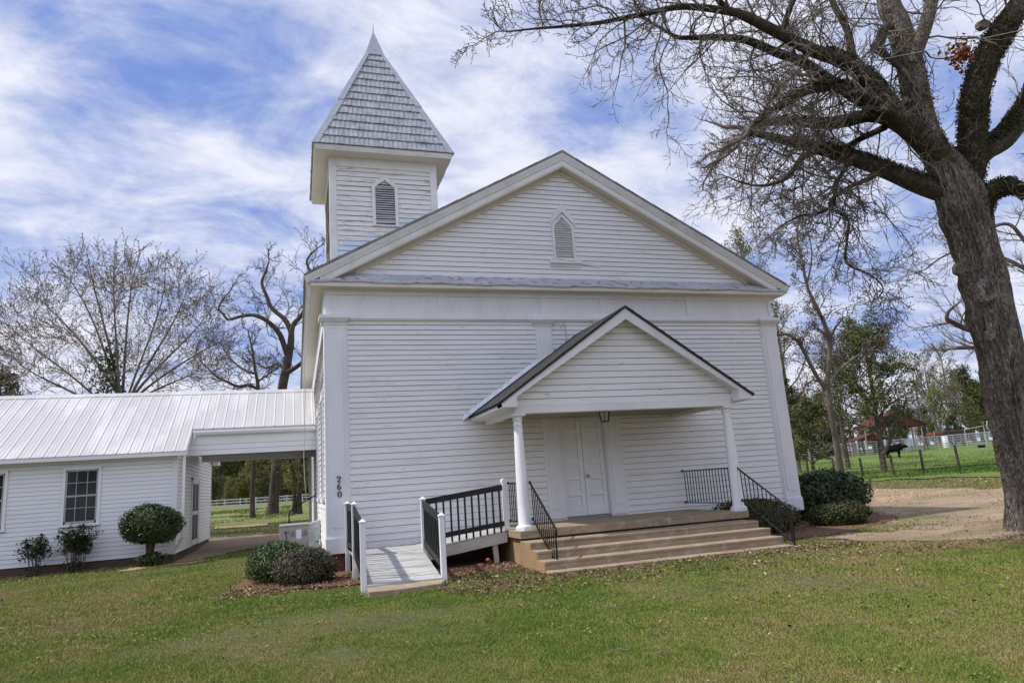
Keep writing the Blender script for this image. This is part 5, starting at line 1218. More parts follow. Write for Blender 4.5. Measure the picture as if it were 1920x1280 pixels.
def spawn(T, pts, rr, spacing, L0, L1, K, lvl=0, s0=.25, rmax=.022, up=.15, away=None):
    g = T.rs; seg = np.linalg.norm(np.diff(pts, axis=0), axis=1); s = np.concatenate([[0], np.cumsum(seg)]); tot = s[-1]; x = tot * s0
    while x < tot:
        i = min(np.searchsorted(s, x) - 1, len(pts) - 2); i = max(i, 0); f = (x - s[i]) / (seg[i] + 1e-9); p = pts[i] + f * (pts[i + 1] - pts[i]); d = unit(pts[i + 1] - pts[i])
        q = unit(np.cross(d, g.normal(0, 1, 3)) + np.array([0, 0, up])); an = math.radians(g.uniform(35, 75)); nd = d * math.cos(an) + q * math.sin(an)
        t = x / tot; T.grow(p, nd, (L0 + (L1 - L0) * t) * g.uniform(.5, 1.25), min(rr[i] * .45, rmax), lvl, K); x += spacing * g.uniform(.6, 1.4)
    T.grow(pts[-1], pts[-1] - pts[-2], L1 * .7, max(rr[-1], .005), lvl, K)
fernpts = []
SPC = dict(leader=(.75, 2.2, 1.6, .35), right=(.8, 2.0, 1.6, .4), r2=(.7, 1.8, 1.2, .3), stub=(.6, 1.3, 1.0, .35), L1=(.30, 1.5, 1.1, .28), L2=(.42, 1.5, .75, .22), L3=(.34, 1.5, 1.0, .25), L4=(.32, 1.3, 1.1, .3), L5=(.32, 1.3, 1.1, .3), L6=(.3, 1.1, .8, .3), hang=(.30, .9, .5, .15), hang2=(.28, .9, .6, .1), left_low=(.26, 1.1, .7, .1), upfork=(.3, 1.3, .9, .2), lfork=(.5, 1.6, 1.2, .1), up2=(.5, 1.5, .8, .2), up3=(.5, 1.6, .8, .2), up4=(.5, 1.6, .8, .2))
for nm, (px, d0, d1) in LIMBS.items():
    pts, rr = limb(px, d0, d1); big.append((pts, rr)); sp_, a_, b_, c_ = SPC[nm]; spawn(T, pts, rr, sp_ * .46, a_ * 1.25, b_ * 1.2, Kok, s0=c_, up=-.25 if nm.startswith('hang') else .12)
    if nm in ('leader', 'right', 'r2', 'stub', 'L1', 'L2', 'L3', 'L4', 'L5'):
        lim = {'leader': .5, 'right': .6, 'L2': .42, 'L3': .4}.get(nm, .72); m_ = int(len(pts) * lim)
        L = np.linalg.norm(np.diff(pts[:m_], axis=0), axis=1).sum(); nf = int(L * (3600 if nm in ('right', 'stub', 'r2') else 2300 if nm in ('L4', 'L5') else 1700))
        i = T.rs.integers(0, m_ - 1, nf); f = T.rs.random(nf)[:, None]; p = pts[i] * (1 - f) + pts[i + 1] * f
        q = T.rs.normal(0, 1, (nf, 3)); q[:, 2] = np.abs(q[:, 2]) + .25 if nm not in ('right', 'stub') else q[:, 2]; q /= np.linalg.norm(q, axis=1)[:, None]
        fernpts.append(p + q * (rr[i][:, None] * T.rs.uniform(.92, 1.10, (nf, 1)) + T.rs.uniform(0, .045, (nf, 1))))
Khg = dict(n=[16, 9, 6], wig=[.17, .22, .26], up=[-.035, -.02, .01], ch=[11, 5], ang=[42, 46], lr=[.36, .48], t0=[.12, .12], rk=[.012, .0075], rmin=.005, angs=16, fall=.3)
for nm, spc_, L_ in (('L1', .62, 2.5), ('L5', .8, 2.6), ('L4', .9, 2.2), ('L6', .4, 2.6), ('L3', .9, 2.3), ('left_low', .6, 1.4), ('hang2', .5, 1.8), ('hang', .5, 1.6), ('L2', 1.0, 1.9)):
    px, d0, d1 = LIMBS[nm]; pts, rr = limb(px, d0, d1); spawn(T, pts, rr, spc_, L_, L_ * .8, Khg, s0=.12, rmax=.02, up=-.35)
gl = [b for b, k_ in zip(big, LIMBS) if k_ in ('leader', 'lfork')]; Tree.mesh(gl, 'limbs', BARK, ok); Tree.mesh([b for b, k_ in zip(big, LIMBS) if k_ not in ('leader', 'lfork')], 'limbs', MOSSY, ok)
Tree.mesh(T.P, 'twigs', TWIG, ok)
tips = np.array(T.tips); leafcloud('buds', tips, .016, BUD, ok, asp=2.2)
leafcloud('fern_cover', np.concatenate(fernpts), .022, FERN, ok, asp=2.4)
# healed branch scars and a brown clump of dead leaves
def scar(u, v, D, w, h, hole=True):
    k = MB(); c = at(u, v, D); rt = CR[0]; up_ = unit(CR[1] * 1.0 + .1 * CR[0]); fw = CR[2]; n = 28; vs = []; prof = [(1.45, .10), (1.2, .02), (1.0, -.035), (.82, -.05), (.66, -.03), (.50, .0), (.26, .01), (.22, .08), (.02, .10)] if hole else [(1.2, .10), (1.1, -.03), (.95, -.055), (.8, -.045), (.02, -.04)]
    for r, z in prof:
        for i in range(n):
            a = 2 * math.pi * i / n; j = 1 + .06 * math.sin(3 * a + 1) + .04 * math.sin(7 * a); vs.append(c + rt * r * w * math.cos(a) * j + up_ * r * h * math.sin(a) * j + fw * z * .8)
    fs = [(q * n + i, q * n + (i + 1) % n, (q + 1) * n + (i + 1) % n, (q + 1) * n + i) for q in range(len(prof) - 1) for i in range(n)]
    k.add(vs, fs); o = k.build('branch_scar', [BARK, M['dark']], ok, True)
    if hole:
        for q, pl in enumerate(o.data.polygons):
            if q >= 6 * n: pl.material_index = 1
scar(1853, 546, 13.3 - .355, .165, .20); scar(1801, 504, 13.3 - .26, .10, .10, False); scar(1845, 46, 12.82, .10, .08, False); scar(1858, 628, 12.98, .07, .10, False)
q = at(1801, 103, 12.6); leafcloud('dead_leaves', q + rng.normal(0, 1, (220, 3)) * [.10, .10, .14], .06, mat('rusty_dead_leaves', (.20, .06, .02), .8, attr=[(0, (.12, .04, .015)), (1, (.34, .13, .05))]), ok)
k = MB(); a, b_ = at(1960, 47, 12.7), at(1503, 140, 12.9); k.tube([tuple(a), tuple((a + b_) / 2 + [0, 0, -.03]), tuple(b_)], .006, 5); tag(k.build('overhead_wire', mat('pale_wire', (.5, .5, .5), .5)), 'thin pale wire strung between limbs of the big oak', 'wire')

# ---- generic helper for the other limb-traced trees
def limbtree(name, label, base_uvD, limbs, K, spc, seed, bark, twig, bud=None, budsize=.05, nb=2, group=None, trunk=None, cat='tree'):
    b0 = at(*base_uvD); t = thing(name, label, cat, (float(b0[0]), float(b0[1]), float(ground(b0[0], b0[1]))), group); T = Tree(seed); big = []
    for i, (px, d0, d1, sp_, La, Lb, s0) in enumerate(limbs):
        pts, rr = limb(px, d0, d1); rr = rr * .82; big.append((pts, rr))
        if sp_: spawn(T, pts, rr, sp_ * .62, La * 1.1, Lb * 1.1, K, s0=s0, rmax=.035)
    Tree.mesh(big, 'trunk', bark, t); Tree.mesh(T.P, 'crown' if bud is None else 'branches', twig, t)
    if bud is not None:
        tp_ = np.array(T.tips); leafcloud('crown', np.repeat(tp_, nb, 0) + T.rs.normal(0, budsize * 1.2, (len(tp_) * nb, 3)), budsize, bud, t)
    return t
Kfan = dict(n=[7, 6, 5, 4], wig=[.07, .09, .12, .16], up=[.05, .05, .04, .02], ch=[7, 5.5, 4.2], ang=[26, 30, 34], lr=[.52, .54, .54], t0=[.22, .15, .12], rk=[.03, .016, .010], rmin=.0085, angs=8, fall=.45)
ft = thing('maple_tree', 'wide fan shaped budding tree behind the annex roof at left', 'tree', tuple(map(float, [*at(228, 960, 33)[:2], float(ground(*at(228, 960, 33)[:2]))])))
T = Tree(12); b0 = at(228, 960, 33); b0[2] = float(ground(b0[0], b0[1])) - .1; sp0 = at(228, 745, 33); big = [(np.array([b0, (b0 + sp0) / 2 + [.1, 0, 0], sp0]), np.array([.46, .36, .30]))]
ctr = at(212, 655, 33); nodes = [sp0 - [0, 0, .6], sp0]; nrad = [.2, .2]; dirs = [np.array([0, 0, 1.]), np.array([0, 0, 1.])]
ends = [(15, 610), (62, 552), (118, 510), (165, 482), (215, 474), (262, 478), (310, 500), (352, 540), (392, 585), (415, 640), (385, 690), (35, 680)]
def stem(p, d, e, r0, r1):
    L = np.linalg.norm(e - p); c1 = p + d * L * .38; c2 = e - unit(e - p) * L * .25 + T.rs.normal(0, .04, 3) * L; t = np.linspace(0, 1, 9)[:, None]
    S_ = (1 - t) ** 3 * p + 3 * (1 - t) ** 2 * t * c1 + 3 * (1 - t) * t * t * c2 + t ** 3 * e; rr = np.linspace(r0, r1, 9)
    for i in range(2, 9): nodes.append(S_[i]); nrad.append(rr[i]); dirs.append(unit(S_[i] - S_[i - 1]))
    return S_, rr
for i, (u, v) in enumerate(ends):
    e = at(u, v, 33 + T.rs.uniform(-2.5, 2.5)); s0 = sp0 - [0, 0, T.rs.uniform(0, 1.4)]; d = unit(unit(e - s0) + np.array([0, 0, .35])); big.append(stem(s0, d, e, T.rs.uniform(.06, .085), .014))
rad_ = np.array([5.75, 4.6, 4.75])
def inv(q): return ctr + (CR[0] * [1, 1, 0]) * q[0] * rad_[0] + (CR[2] * [1, 1, 0]) * q[1] * rad_[1] + np.array([0, 0, 1.]) * q[2] * rad_[2]
Q_ = []
while len(Q_) < 470:
    q = unit(T.rs.normal(0, 1, 3)) * T.rs.uniform(.55, 1.0) ** .5 * (1 + .05 * T.rs.normal())
    if q[2] > -.38: Q_.append(inv(q))
Q_.sort(key=lambda q: np.linalg.norm(q - sp0))
for e in Q_:
    Nn = np.array(nodes); dv = e - Nn; L = np.linalg.norm(dv, axis=1); cs = np.sum(dv * np.array(dirs), 1) / (L + 1e-9); cost = L * (1.9 - cs) + (L < .5) * 9; j = int(np.argmin(cost))
    d = unit(np.array(dirs[j]) + .6 * unit(dv[j])); S_, rr = stem(Nn[j], d, e, min(nrad[j] * .75, .03), .009); T.line(S_, rr); spawn(T, S_, rr, .42, 1.15, .85, Kfan, lvl=2, s0=.15, rmax=.013, up=.25)
    T.tips.append(e)
for S_, rr in big[1:]: spawn(T, S_, rr, .6, 1.3, .9, Kfan, lvl=2, s0=.3, rmax=.016, up=.25)
Tree.mesh(big, 'trunk', BARK_G, ft); Tree.mesh(T.P, 'branches', TWIG, ft); tp_ = np.array(T.tips); leafcloud('crown', tp_ + T.rs.normal(0, .03, (len(tp_), 3)), .048, BUD, ft, asp=2)
n = 900; leafcloud('vines', at(205, 700, 32.5) + rng.normal(0, 1, (n, 3)) * [.35, .4, .9], .10, LM_holly, ft)
print('maple', len(T.P))
Kgn = dict(n=[8, 6, 5], wig=[.26, .30, .32], up=[.05, .05, .03], ch=[7, 5], ang=[46, 46], lr=[.55, .55], t0=[.12, .12], rk=[.03, .016], rmin=.011, angs=16, fall=.35)
limbtree('gnarled_oak', 'twisted bare oak rising behind the breezeway next to the church', (510, 965, 50), [
    ([(508, 975, 44), (512, 950, 27), (516, 900, 24), (524, 800, 22), (529, 730, 22), (537, 690, 20), (543, 655, 18)], 50, 50, 0, 0, 0, 0),
    ([(540, 668, 15), (533, 648, 13), (523, 624, 12), (504, 604, 10), (478, 591, 9), (452, 593, 7), (429, 599, 6), (418, 588, 5), (410, 576, 4), (425, 552, 3)], 50, 48, 1.3, 3.0, 2.0, .15),
    ([(545, 655, 15), (546, 624, 13), (533, 598, 11), (510, 578, 9), (499, 553, 8), (491, 530, 7), (499, 507, 5), (504, 490, 3)], 50, 52, 1.2, 2.8, 1.8, .2),
    ([(544, 650, 15), (549, 611, 12), (565, 591, 10), (580, 560, 9), (585, 520, 7), (575, 490, 5), (590, 470, 3)], 50, 51, 1.2, 3.2, 2.0, .2),
    ([(534, 700, 13), (552, 690, 11), (568, 678, 9), (590, 655, 7), (620, 640, 4)], 50, 48, 1.3, 2.6, 1.8, .2),
    ([(535, 695, 7), (520, 682, 6), (500, 690, 4), (480, 680, 3)], 50, 51, 1.2, 2.0, 1.4, .2)], Kgn, 1, 21, BARK_D, TWIG_D)
limbtree('small_oak', 'small crooked bare tree left of the twisted oak behind the breezeway', (473, 965, 45), [
    ([(474, 972, 14), (473, 930, 11), (476, 850, 9), (482, 760, 8), (484, 725, 8), (478, 690, 6), (474, 660, 5), (466, 625, 3)], 45, 45, 1.0, 2.2, 1.5, .62),
    ([(482, 728, 7), (465, 722, 7), (445, 724, 6), (425, 715, 6), (405, 705, 4), (390, 690, 3)], 45, 43, .8, 2.2, 1.4, .2),
    ([(476, 700, 6), (452, 690, 5), (432, 672, 4), (420, 655, 3)], 45, 47, .8, 2.0, 1.3, .15),
    ([(484, 715, 5), (505, 700, 4), (520, 690, 3)], 45, 44, .8, 1.6, 1.2, .15)], Kgn, 1, 22, BARK_D, TWIG_D)
LM_olive = leafmat('olive_spring_leaves', [(.09, .09, .026), (.15, .145, .04), (.21, .20, .055), (.27, .24, .075)], .7)
LM_lime = leafmat('fresh_lime_leaves', [(.10, .12, .03), (.16, .19, .045), (.22, .25, .065)], .7)
LM_yel = leafmat('yellow_olive_catkins', [(.12, .11, .035), (.18, .165, .05), (.24, .22, .08)], .8)
LM_ever = leafmat('evergreen_oak_leaves', [(.045, .06, .02), (.07, .088, .026), (.10, .12, .034), (.15, .155, .05)], .55)
limbtree('twin_stem_tree', 'twin stemmed tree in front of the red brick house', (558, 960, 47), [
    ([(562, 966, 16), (561, 940, 12), (563, 905, 10), (566, 870, 9), (572, 830, 8), (575, 780, 5)], 47, 47, .9, 2.2, 1.4, .35),
    ([(552, 966, 12), (552, 930, 9), (551, 895, 8), (545, 868, 7), (540, 845, 6), (530, 815, 4)], 47, 46, .9, 2.2, 1.4, .35)], Kgn, 1, 23, BARK_D, TWIG_D, LM_olive, .10, 3)

# ---- right of the church
limbtree('forked_tree', 'tall forked bare tree with a broken side stub right of the church', (1577, 890, 38), [
    ([(1580, 905, 22), (1576, 880, 17), (1569, 835, 15), (1563, 800, 13), (1556, 760, 13), (1552, 725, 13), (1553, 692, 12), (1556, 652, 11), (1553, 627, 10), (1541, 596, 9), (1522, 557, 8), (1513, 535, 7), (1503, 487, 5), (1495, 440, 4), (1500, 400, 3)], 38, 37, 1.1, 2.2, 1.5, .42),
    ([(1555, 740, 11), (1547, 728, 10), (1530, 703, 9), (1511, 666, 9), (1497, 641, 8), (1477, 627, 7), (1458, 627, 5), (1430, 620, 4)], 38, 36.5, .7, 2.2, 1.4, .2),
    ([(1555, 640, 6), (1560, 628, 6), (1567, 613, 5.5), (1574, 605, 5), (1581, 596, 4)], 38, 37.6, 0, 0, 0, 0),
    ([(1556, 725, 8), (1566, 702, 7), (1580, 688, 6), (1600, 672, 5), (1625, 655, 3)], 38, 39.5, .8, 2.0, 1.2, .2),
    ([(1513, 535, 5), (1520, 500, 4), (1522, 470, 3), (1515, 430, 2)], 37.2, 38, .8, 1.6, 1.0, .1)], Kgn, 1, 24, BARK_G, TWIG_D, BUD, .06, 2)
def leaftree(name, label, u, v, D, H, spread, nlimb, seed, lmt, size, per, K, bark, twig, r0=.2, crown0=.3, group=None, lean=0, spreadz=.12, jit=.3):
    b = at(u, v, D); g0 = float(ground(b[0], b[1])); b = np.array([b[0], b[1], g0 - .1]); t = thing(name, label, 'tree', tuple(map(float, b)), group); T = Tree(seed)
    tr = np.array([b, b + [lean * .3, 0, H * .3], b + [lean * .7 + T.rs.normal(0, .1), 0, H * .65], b + [lean, 0, H * .97]]); S_ = spline(np.column_stack([tr, [r0, r0 * .8, r0 * .45, .03]]), 6); big = [(S_[:, :3], S_[:, 3])]
    for i in range(nlimb):
        f = crown0 + (1 - crown0) * (i + T.rs.random()) / nlimb; k = f * (len(S_) - 1); j = min(int(k), len(S_) - 2); p = S_[j, :3] + (k - j) * (S_[j + 1, :3] - S_[j, :3]); a = i * 2.4 + T.rs.normal(0, .4); L = spread * (1.05 - .75 * f) * T.rs.uniform(.7, 1.2) * (1 if f > crown0 + .1 else .8)
        T.grow(p, np.array([math.cos(a), math.sin(a), .35 + spreadz + .5 * f]), L, max(S_[j, 3] * .45, .03), 0, K)
    Tree.mesh(big, 'trunk', bark, t); Tree.mesh(T.P, 'branches', twig, t)
    if lmt is not None:
        tp_ = np.array(T.tips); leafcloud('crown', np.repeat(tp_, per, 0) + T.rs.normal(0, jit, (len(tp_) * per, 3)) * [1, 1, .6], size, lmt, t)
    return t
Kev = dict(n=[6, 4, 3], wig=[.14, .2, .25], up=[.02, .02, .0], ch=[8, 5], ang=[42, 45], lr=[.45, .5], t0=[.2, .15], rk=[.03, .014], rmin=.008, angs=14, fall=.4, tipmid=True)
ev = leaftree('evergreen_oak', 'leafy dark evergreen tree in front of the red shed roof', 1660, 893, 42, 8.8, 4.5, 32, 31, LM_ever, .08, 6, Kev, BARK_D, TWIG_D, .20, .31, jit=.17, lean=.3)
pts, rr = limb([(1657, 850, 8), (1668, 828, 7), (1674, 800, 6), (1690, 775, 4), (1700, 745, 3)], 42, 41.3); Tree.mesh([(pts, rr)], 'trunk', BARK_D, ev)
Kced = dict(n=[5, 4, 3], wig=[.08, .12, .16], up=[-.05, -.04, -.02], ch=[9, 5], ang=[40, 42], lr=[.4, .5], t0=[.15, .1], rk=[.02, .01], rmin=.007, angs=12, fall=.4, tipmid=True)
leaftree('cedar_tree', 'dark drooping cedar just right of the church wall', 1526, 884, 43, 4.6, 2.4, 16, 32, LM_ever, .08, 4, Kced, BARK_D, TWIG, .12, .22, jit=.13)
leaftree('cedar_tree', 'dark cedar half hidden by the church corner', 1490, 884, 47, 6.6, 2.4, 16, 33, LM_ever, .08, 4, Kced, BARK_D, TWIG_D, .13, .2, jit=.14)
Kbare = dict(n=[6, 5, 4], wig=[.12, .16, .2], up=[.10, .07, .04], ch=[8, 5], ang=[34, 36], lr=[.5, .5], t0=[.2, .15], rk=[.04, .018], rmin=.012, angs=10, fall=.45)
leaftree('budding_tree', 'tall yellowish budding tree above the right slope of the church roof', 1452, 880, 47, 17.5, 5.5, 20, 41, LM_yel, .085, 4, Kbare, BARK_G, TWIG, .28, .4, jit=.22)
leaftree('budding_tree', 'pale budding tree between the church wall and the forked tree', 1497, 878, 56, 14.5, 5.0, 18, 42, LM_yel, .075, 2, Kbare, BARK_G, TWIG_D, .25, .3, jit=.2)
leaftree('budding_tree', 'brownish budding tree behind the forked tree', 1590, 872, 60, 12.5, 5.0, 18, 43, BUD, .09, 3, Kbare, BARK_D, TWIG_D, .22, .25, jit=.2)
Kr = dict(n=[6, 5, 4], wig=[.12, .16, .2], up=[.05, .05, .03], ch=[7, 4], ang=[40, 40], lr=[.5, .55], t0=[.15, .15], rk=[.03, .014], rmin=.0055, angs=14, fall=.4)
limbtree('bare_tree', 'bare tree with cut limbs showing behind the big oak trunk', (1985, 905, 25), [
    ([(1992, 915, 44), (1985, 860, 36), (1982, 780, 33), (1985, 700, 30), (1980, 600, 26), (1975, 500, 22), (1960, 400, 16), (1950, 300, 10), (1945, 200, 5)], 25, 25, 1.0, 2.6, 1.6, .4),
    ([(1982, 705, 16), (1930, 660, 15), (1870, 632, 14), (1815, 617, 13), (1790, 606, 12), (1776, 598, 10), (1778, 585, 7), (1790, 574, 5), (1800, 566, 3)], 25, 24.5, .55, 1.8, 1.1, .5),
    ([(1984, 720, 13), (1930, 690, 12), (1870, 660, 11), (1823, 652, 10), (1794, 652, 9)], 25, 25.6, .6, 1.3, 1.2, .6),
    ([(1978, 560, 12), (1930, 510, 10), (1870, 480, 8), (1810, 470, 6), (1770, 480, 4), (1735, 505, 3)], 25, 26.5, .45, 1.8, 1.1, .25),
    ([(1976, 520, 11), (1920, 450, 9), (1890, 420, 8), (1850, 430, 6), (1800, 440, 4)], 25, 26, .5, 1.8, 1.1, .25)], Kr, 1, 25, BARK_D, TWIG)
# far row of bare and freshly leafing trees: four grown, the rest copied
def copytree(o, x, y, rz, sc, label=None):
    c = o.copy(); COL.objects.link(c); c.location = (x, y, float(ground(x, y)) - .1); c.rotation_euler = (0, 0, rz); c.scale = (sc,) * 3
    if label: c['label'] = label
    for ch_ in list(o.children):
        d = ch_.copy(); COL.objects.link(d); d.parent = c
    return c
Kfar = dict(n=[5, 4, 3], wig=[.12, .18, .22], up=[.12, .08, .04], ch=[7, 5], ang=[32, 36], lr=[.5, .5], t0=[.2, .15], rk=[.06, .03], rmin=.022, angs=10, fall=.45)
GF = 'far trees beyond the cattle pens'
f1 = leaftree('far_tree', 'bare grey tree in the row beyond the cattle pens', 1765, 850, 112, 15, 5.5, 16, 51, BUD, .12, 2, Kfar, BARK_G, TWIG, .3, .3, GF)
f2 = leaftree('far_tree', 'bare grey tree in the row beyond the cattle pens', 1800, 848, 118, 17, 5.5, 16, 52, LM_olive, .14, 2, Kfar, BARK_G, TWIG, .3, .35, GF)
f3 = leaftree('lime_tree', 'fresh lime green tree among the bare trees beyond the pens', 1772, 850, 104, 8.5, 3.6, 14, 53, LM_lime, .13, 3, Kfar, BARK_G, TWIG_D, .16, .3, None, jit=.4)
f4 = leaftree('dark_far_tree', 'dark leafy tree in the woods beyond the pens', 1830, 846, 120, 12, 5.0, 16, 54, LM_ever, .22, 8, Kfar, BARK_D, TWIG_D, .25, .15, 'dark trees in the woods beyond the pens', jit=.5)
f5 = leaftree('olive_far_tree', 'olive spring tree in the woods behind the white board fence', 455, 935, 112, 15, 6.0, 18, 55, LM_olive, .26, 9, Kfar, BARK_D, TWIG_D, .3, .10, 'olive trees in the woods behind the board fence', jit=.6)
f6 = leaftree('dark_far_tree', 'dark leafy tree in the woods behind the white board fence', 430, 935, 122, 16, 6.0, 18, 56, LM_ever, .26, 9, Kfar, BARK_D, TWIG_D, .3, .08, 'dark trees in the woods behind the board fence', jit=.6)
gf_ = np.random.default_rng(5)
for i, u in enumerate((1640, 1668, 1695, 1718, 1740, 1758, 1785, 1812, 1835, 1858, 1880, 1905, 1935, 1600, 1565, 1530, 1500)):
    D = gf_.uniform(108, 135); p = at(u, 850, D); copytree((f1, f2)[i % 2], p[0], p[1], gf_.uniform(0, 6.28), gf_.uniform(.62, 1.0) * (1.0 if u > 1700 else .85))
for i, (u, D, s) in enumerate(((1640, 125, .6), (1690, 130, .6), (1745, 128, .55), (1850, 118, .8), (1890, 124, .8), (1930, 120, .9), (1545, 118, .8), (1515, 120, .85), (1580, 125, .7), (1490, 112, .8))):
    p = at(u, 850, D); copytree(f4, p[0], p[1], gf_.uniform(0, 6.28), s)
for (u, D, s, l) in ((1836, 112, .8, 'lime green tree beside the big oak trunk beyond the pens'), (1846, 118, 1.05, 'tallest lime green tree beyond the pens next to the big oak trunk')):
    p = at(u, 850, D); copytree(f3, p[0], p[1], gf_.uniform(0, 6.28), s, l)
for i, u in enumerate((345, 375, 400, 418, 440, 475, 492, 510, 528, 545, 562, 580, 600, 620, 650)):
    D = gf_.uniform(116, 140); p = at(u, 940, D); copytree(f5 if i % 6 else f6, p[0], p[1], gf_.uniform(0, 6.28), gf_.uniform(.75, 1.05))
for i, u in enumerate((392, 412)):
    D = gf_.uniform(104, 118); p = at(u, 940, D); copytree(f6, p[0], p[1], gf_.uniform(0, 6.28), gf_.uniform(.6, .9))
for (u, s) in ((520, .45), (470, .42)):
    p = at(u, 940, 102); copytree(f5, p[0], p[1], gf_.uniform(0, 6.28), s)
for i in range(16):                                               # wood on the other side of the lawn, behind the photographer, seen in the window panes
    a = 112 + i * 11.5; d_ = gf_.uniform(42, 58); x, y = polar(a, d_); copytree((f5, f6, f4)[i % 3], x, y, gf_.uniform(0, 6.28), gf_.uniform(.75, 1.1), 'spring tree in the wood across the lawn behind the viewer')['group'] = 'wood across the lawn'
for i in range(26):
    u = 385 + i * 9; p = at(u, 940, gf_.uniform(99, 112)); copytree(f5 if i % 4 else f6, p[0], p[1], gf_.uniform(0, 6.28), gf_.uniform(.2, .42), 'olive bush at the foot of the woods behind the board fence')['group'] = 'bushes below the woods'
for i in range(22):                                               # underbrush at the foot of the far trees
    u = 1490 + i * 19; p = at(u, 850, gf_.uniform(101, 116)); copytree(f4 if i % 3 else f2, p[0], p[1], gf_.uniform(0, 6.28), gf_.uniform(.22, .38), 'low dark bush at the foot of the far trees behind the pens')['group'] = 'bushes below the far trees'
leaftree('pine_tree', 'dark evergreen at the left edge above the annex roof', -18, 960, 42, 10.2, 3.0, 26, 57, LM_ever, .09, 4, Kced, BARK_D, TWIG_D, .2, .2, jit=.2)
leaftree('sapling', 'pale green sapling top just above the annex roof at left', 62, 962, 38, 6.9, 1.6, 10, 58, LM_yel, .07, 3, Kbare, BARK_G, TWIG, .08, .4, jit=.18)

# ================================================================== FARM
wd = mat('weathered_fence_wood', (.055, .042, .032), .9, [(6, (.11, .09, .07), .5, .7, (1, 1, .3))], (20, .01))
wf = thing('wire_fence', 'dark wooden posts of the wire fence along the green pasture', 'fence', tuple(map(float, at(1676, 890, 38.8))))
tops = []
for (u, v, D, hh) in ((1516, 898, 40, 1.25), (1566, 894, 39.6, 1.2), (1618, 892, 39.4, 1.1), (1676, 890, 39, 1.15), (1733, 889, 38.6, 1.3), (1801, 888, 38, 1.4), (1875, 885, 37.4, 1.5), (1955, 880, 37, 1.4), (2040, 876, 36.6, 1.4)):
    p = at(u, v, D); g0 = float(ground(p[0], p[1])); k = MB(); a = rng.normal(0, .04); k.tube([(p[0], p[1], g0 - .2), (p[0] + a * .5, p[1], g0 + hh * .5), (p[0] + a, p[1], g0 + hh)], [.075, .07, .065], 8); k.build('post', wd, wf); tops.append((p[0] + a, p[1], g0, hh))
for q in (.25, .5, .75, .95):
    k = MB(); k.tube([(x + .07, y - .07, g0 + q * 1.15) for x, y, g0, hh in tops], .004, 3); k.build('wire', M['cable'], wf)
# cattle pens
pm = mat('galvanised_pipe', (.42, .44, .46), .5, [(3, (.30, .30, .30), .5, .75)], metal=.3); rm = mat('rusty_pipe', (.16, .07, .04), .8)
def pipe_panel(wd_=2.9, h=1.65, nr=6):
    k = MB()
    for x in (0, wd_): k.tube([(x, 0, .02), (x, 0, h)], .035, 6)
    k.tube([(wd_ * .5, 0, .15), (wd_ * .5, 0, h)], .028, 5)
    for i in range(nr):
        z = .25 + (h - .28) * i / (nr - 1); k.tube([(0, 0, z), (wd_, 0, z)], .028 if i < nr - 1 else .034, 6)
    return k
pp = None; GP = 'galvanised cattle panels of the pens'
def place_panels(u0, v0, D0, u1, v1, D1, n, rust=()):
    global pp
    A, B_ = at(u0, v0, D0), at(u1, v1, D1); d = B_ - A; L = math.hypot(d[0], d[1]); ang = math.atan2(d[1], d[0])
    for i in range(n):
        p = A + d * i / n; g0 = float(ground(p[0], p[1])); q = A + d * (i + 1) / n; g1 = float(ground(q[0], q[1]))
        if pp is None: o = pp = pipe_panel().build('cattle_panel', pm)
        else: o = pp.copy(); COL.objects.link(o)
        tag(o, 'grey pipe cattle panel of the pens behind the pasture', 'cattle panel', GP)
        o.location = (p[0], p[1], g0); o.rotation_euler = (0, -math.atan2(g1 - g0, L / n), ang); o.scale = (L / n / 2.92, 1, 1)
place_panels(1482, 872, 80, 1700, 850, 82, 6); place_panels(1700, 850, 82, 1758, 846, 84, 2); place_panels(1762, 845, 80, 1880, 838, 80, 4)
place_panels(1545, 866, 88, 1730, 848, 90, 5); place_panels(1600, 860, 84, 1612, 852, 95, 3); place_panels(1700, 850, 82, 1712, 845, 92, 3); place_panels(1660, 855, 93, 1880, 838, 92, 5)
g_ = thing('rusty_gate', 'rusty brown gate among the grey cattle panels behind the forked tree', 'gate', tuple(map(float, at(1586, 862, 79))))
k = MB(); p, q = at(1583, 864, 79), at(1603, 862, 79)
for s in np.linspace(0, 1, 4): x = p * (1 - s) + q * s; g0 = float(ground(x[0], x[1])); k.tube([(x[0], x[1], g0), (x[0], x[1], g0 + 1.5)], .05, 5)
k.build('upright', rm, g_); k = MB()
for h in (.35, .7, 1.05, 1.4): k.tube([(p[0], p[1], float(ground(p[0], p[1])) + h), (q[0], q[1], float(ground(q[0], q[1])) + h)], .04, 5)
k.build('rail', rm, g_)
for i, (u, D, hh) in enumerate(((1628, 80, 3.0), (1655, 81, 2.6), (1722, 83, 2.4), (1736, 83, 2.8), (1758, 80, 2.3), (1547, 79.5, 2.7), (1518, 80, 2.9))):
    p = at(u, 850, D); g0 = float(ground(p[0], p[1])); k = MB(); k.tube([(p[0], p[1], g0 - .2), (p[0] + .05, p[1], g0 + hh)], [.09, .075], 7); tag(k.build('pen_post', mat('pale_pole', (.24, .20, .16), .9)), 'tall wooden pole standing among the cattle panels', 'post', 'poles of the cattle pens')
# loading gate frame
k = MB(); p, q = at(1815, 840, 86), at(1852, 838, 86); g0, g1 = float(ground(p[0], p[1])), float(ground(q[0], q[1]))
k.tube([(p[0], p[1], g0), (p[0], p[1], g0 + 2.2), (q[0], q[1], g1 + 2.45), (q[0], q[1], g1)], .06, 6); tag(k.build('gate_frame', pm), 'tall grey pipe arch over the gate at the right of the pens', 'gate frame')
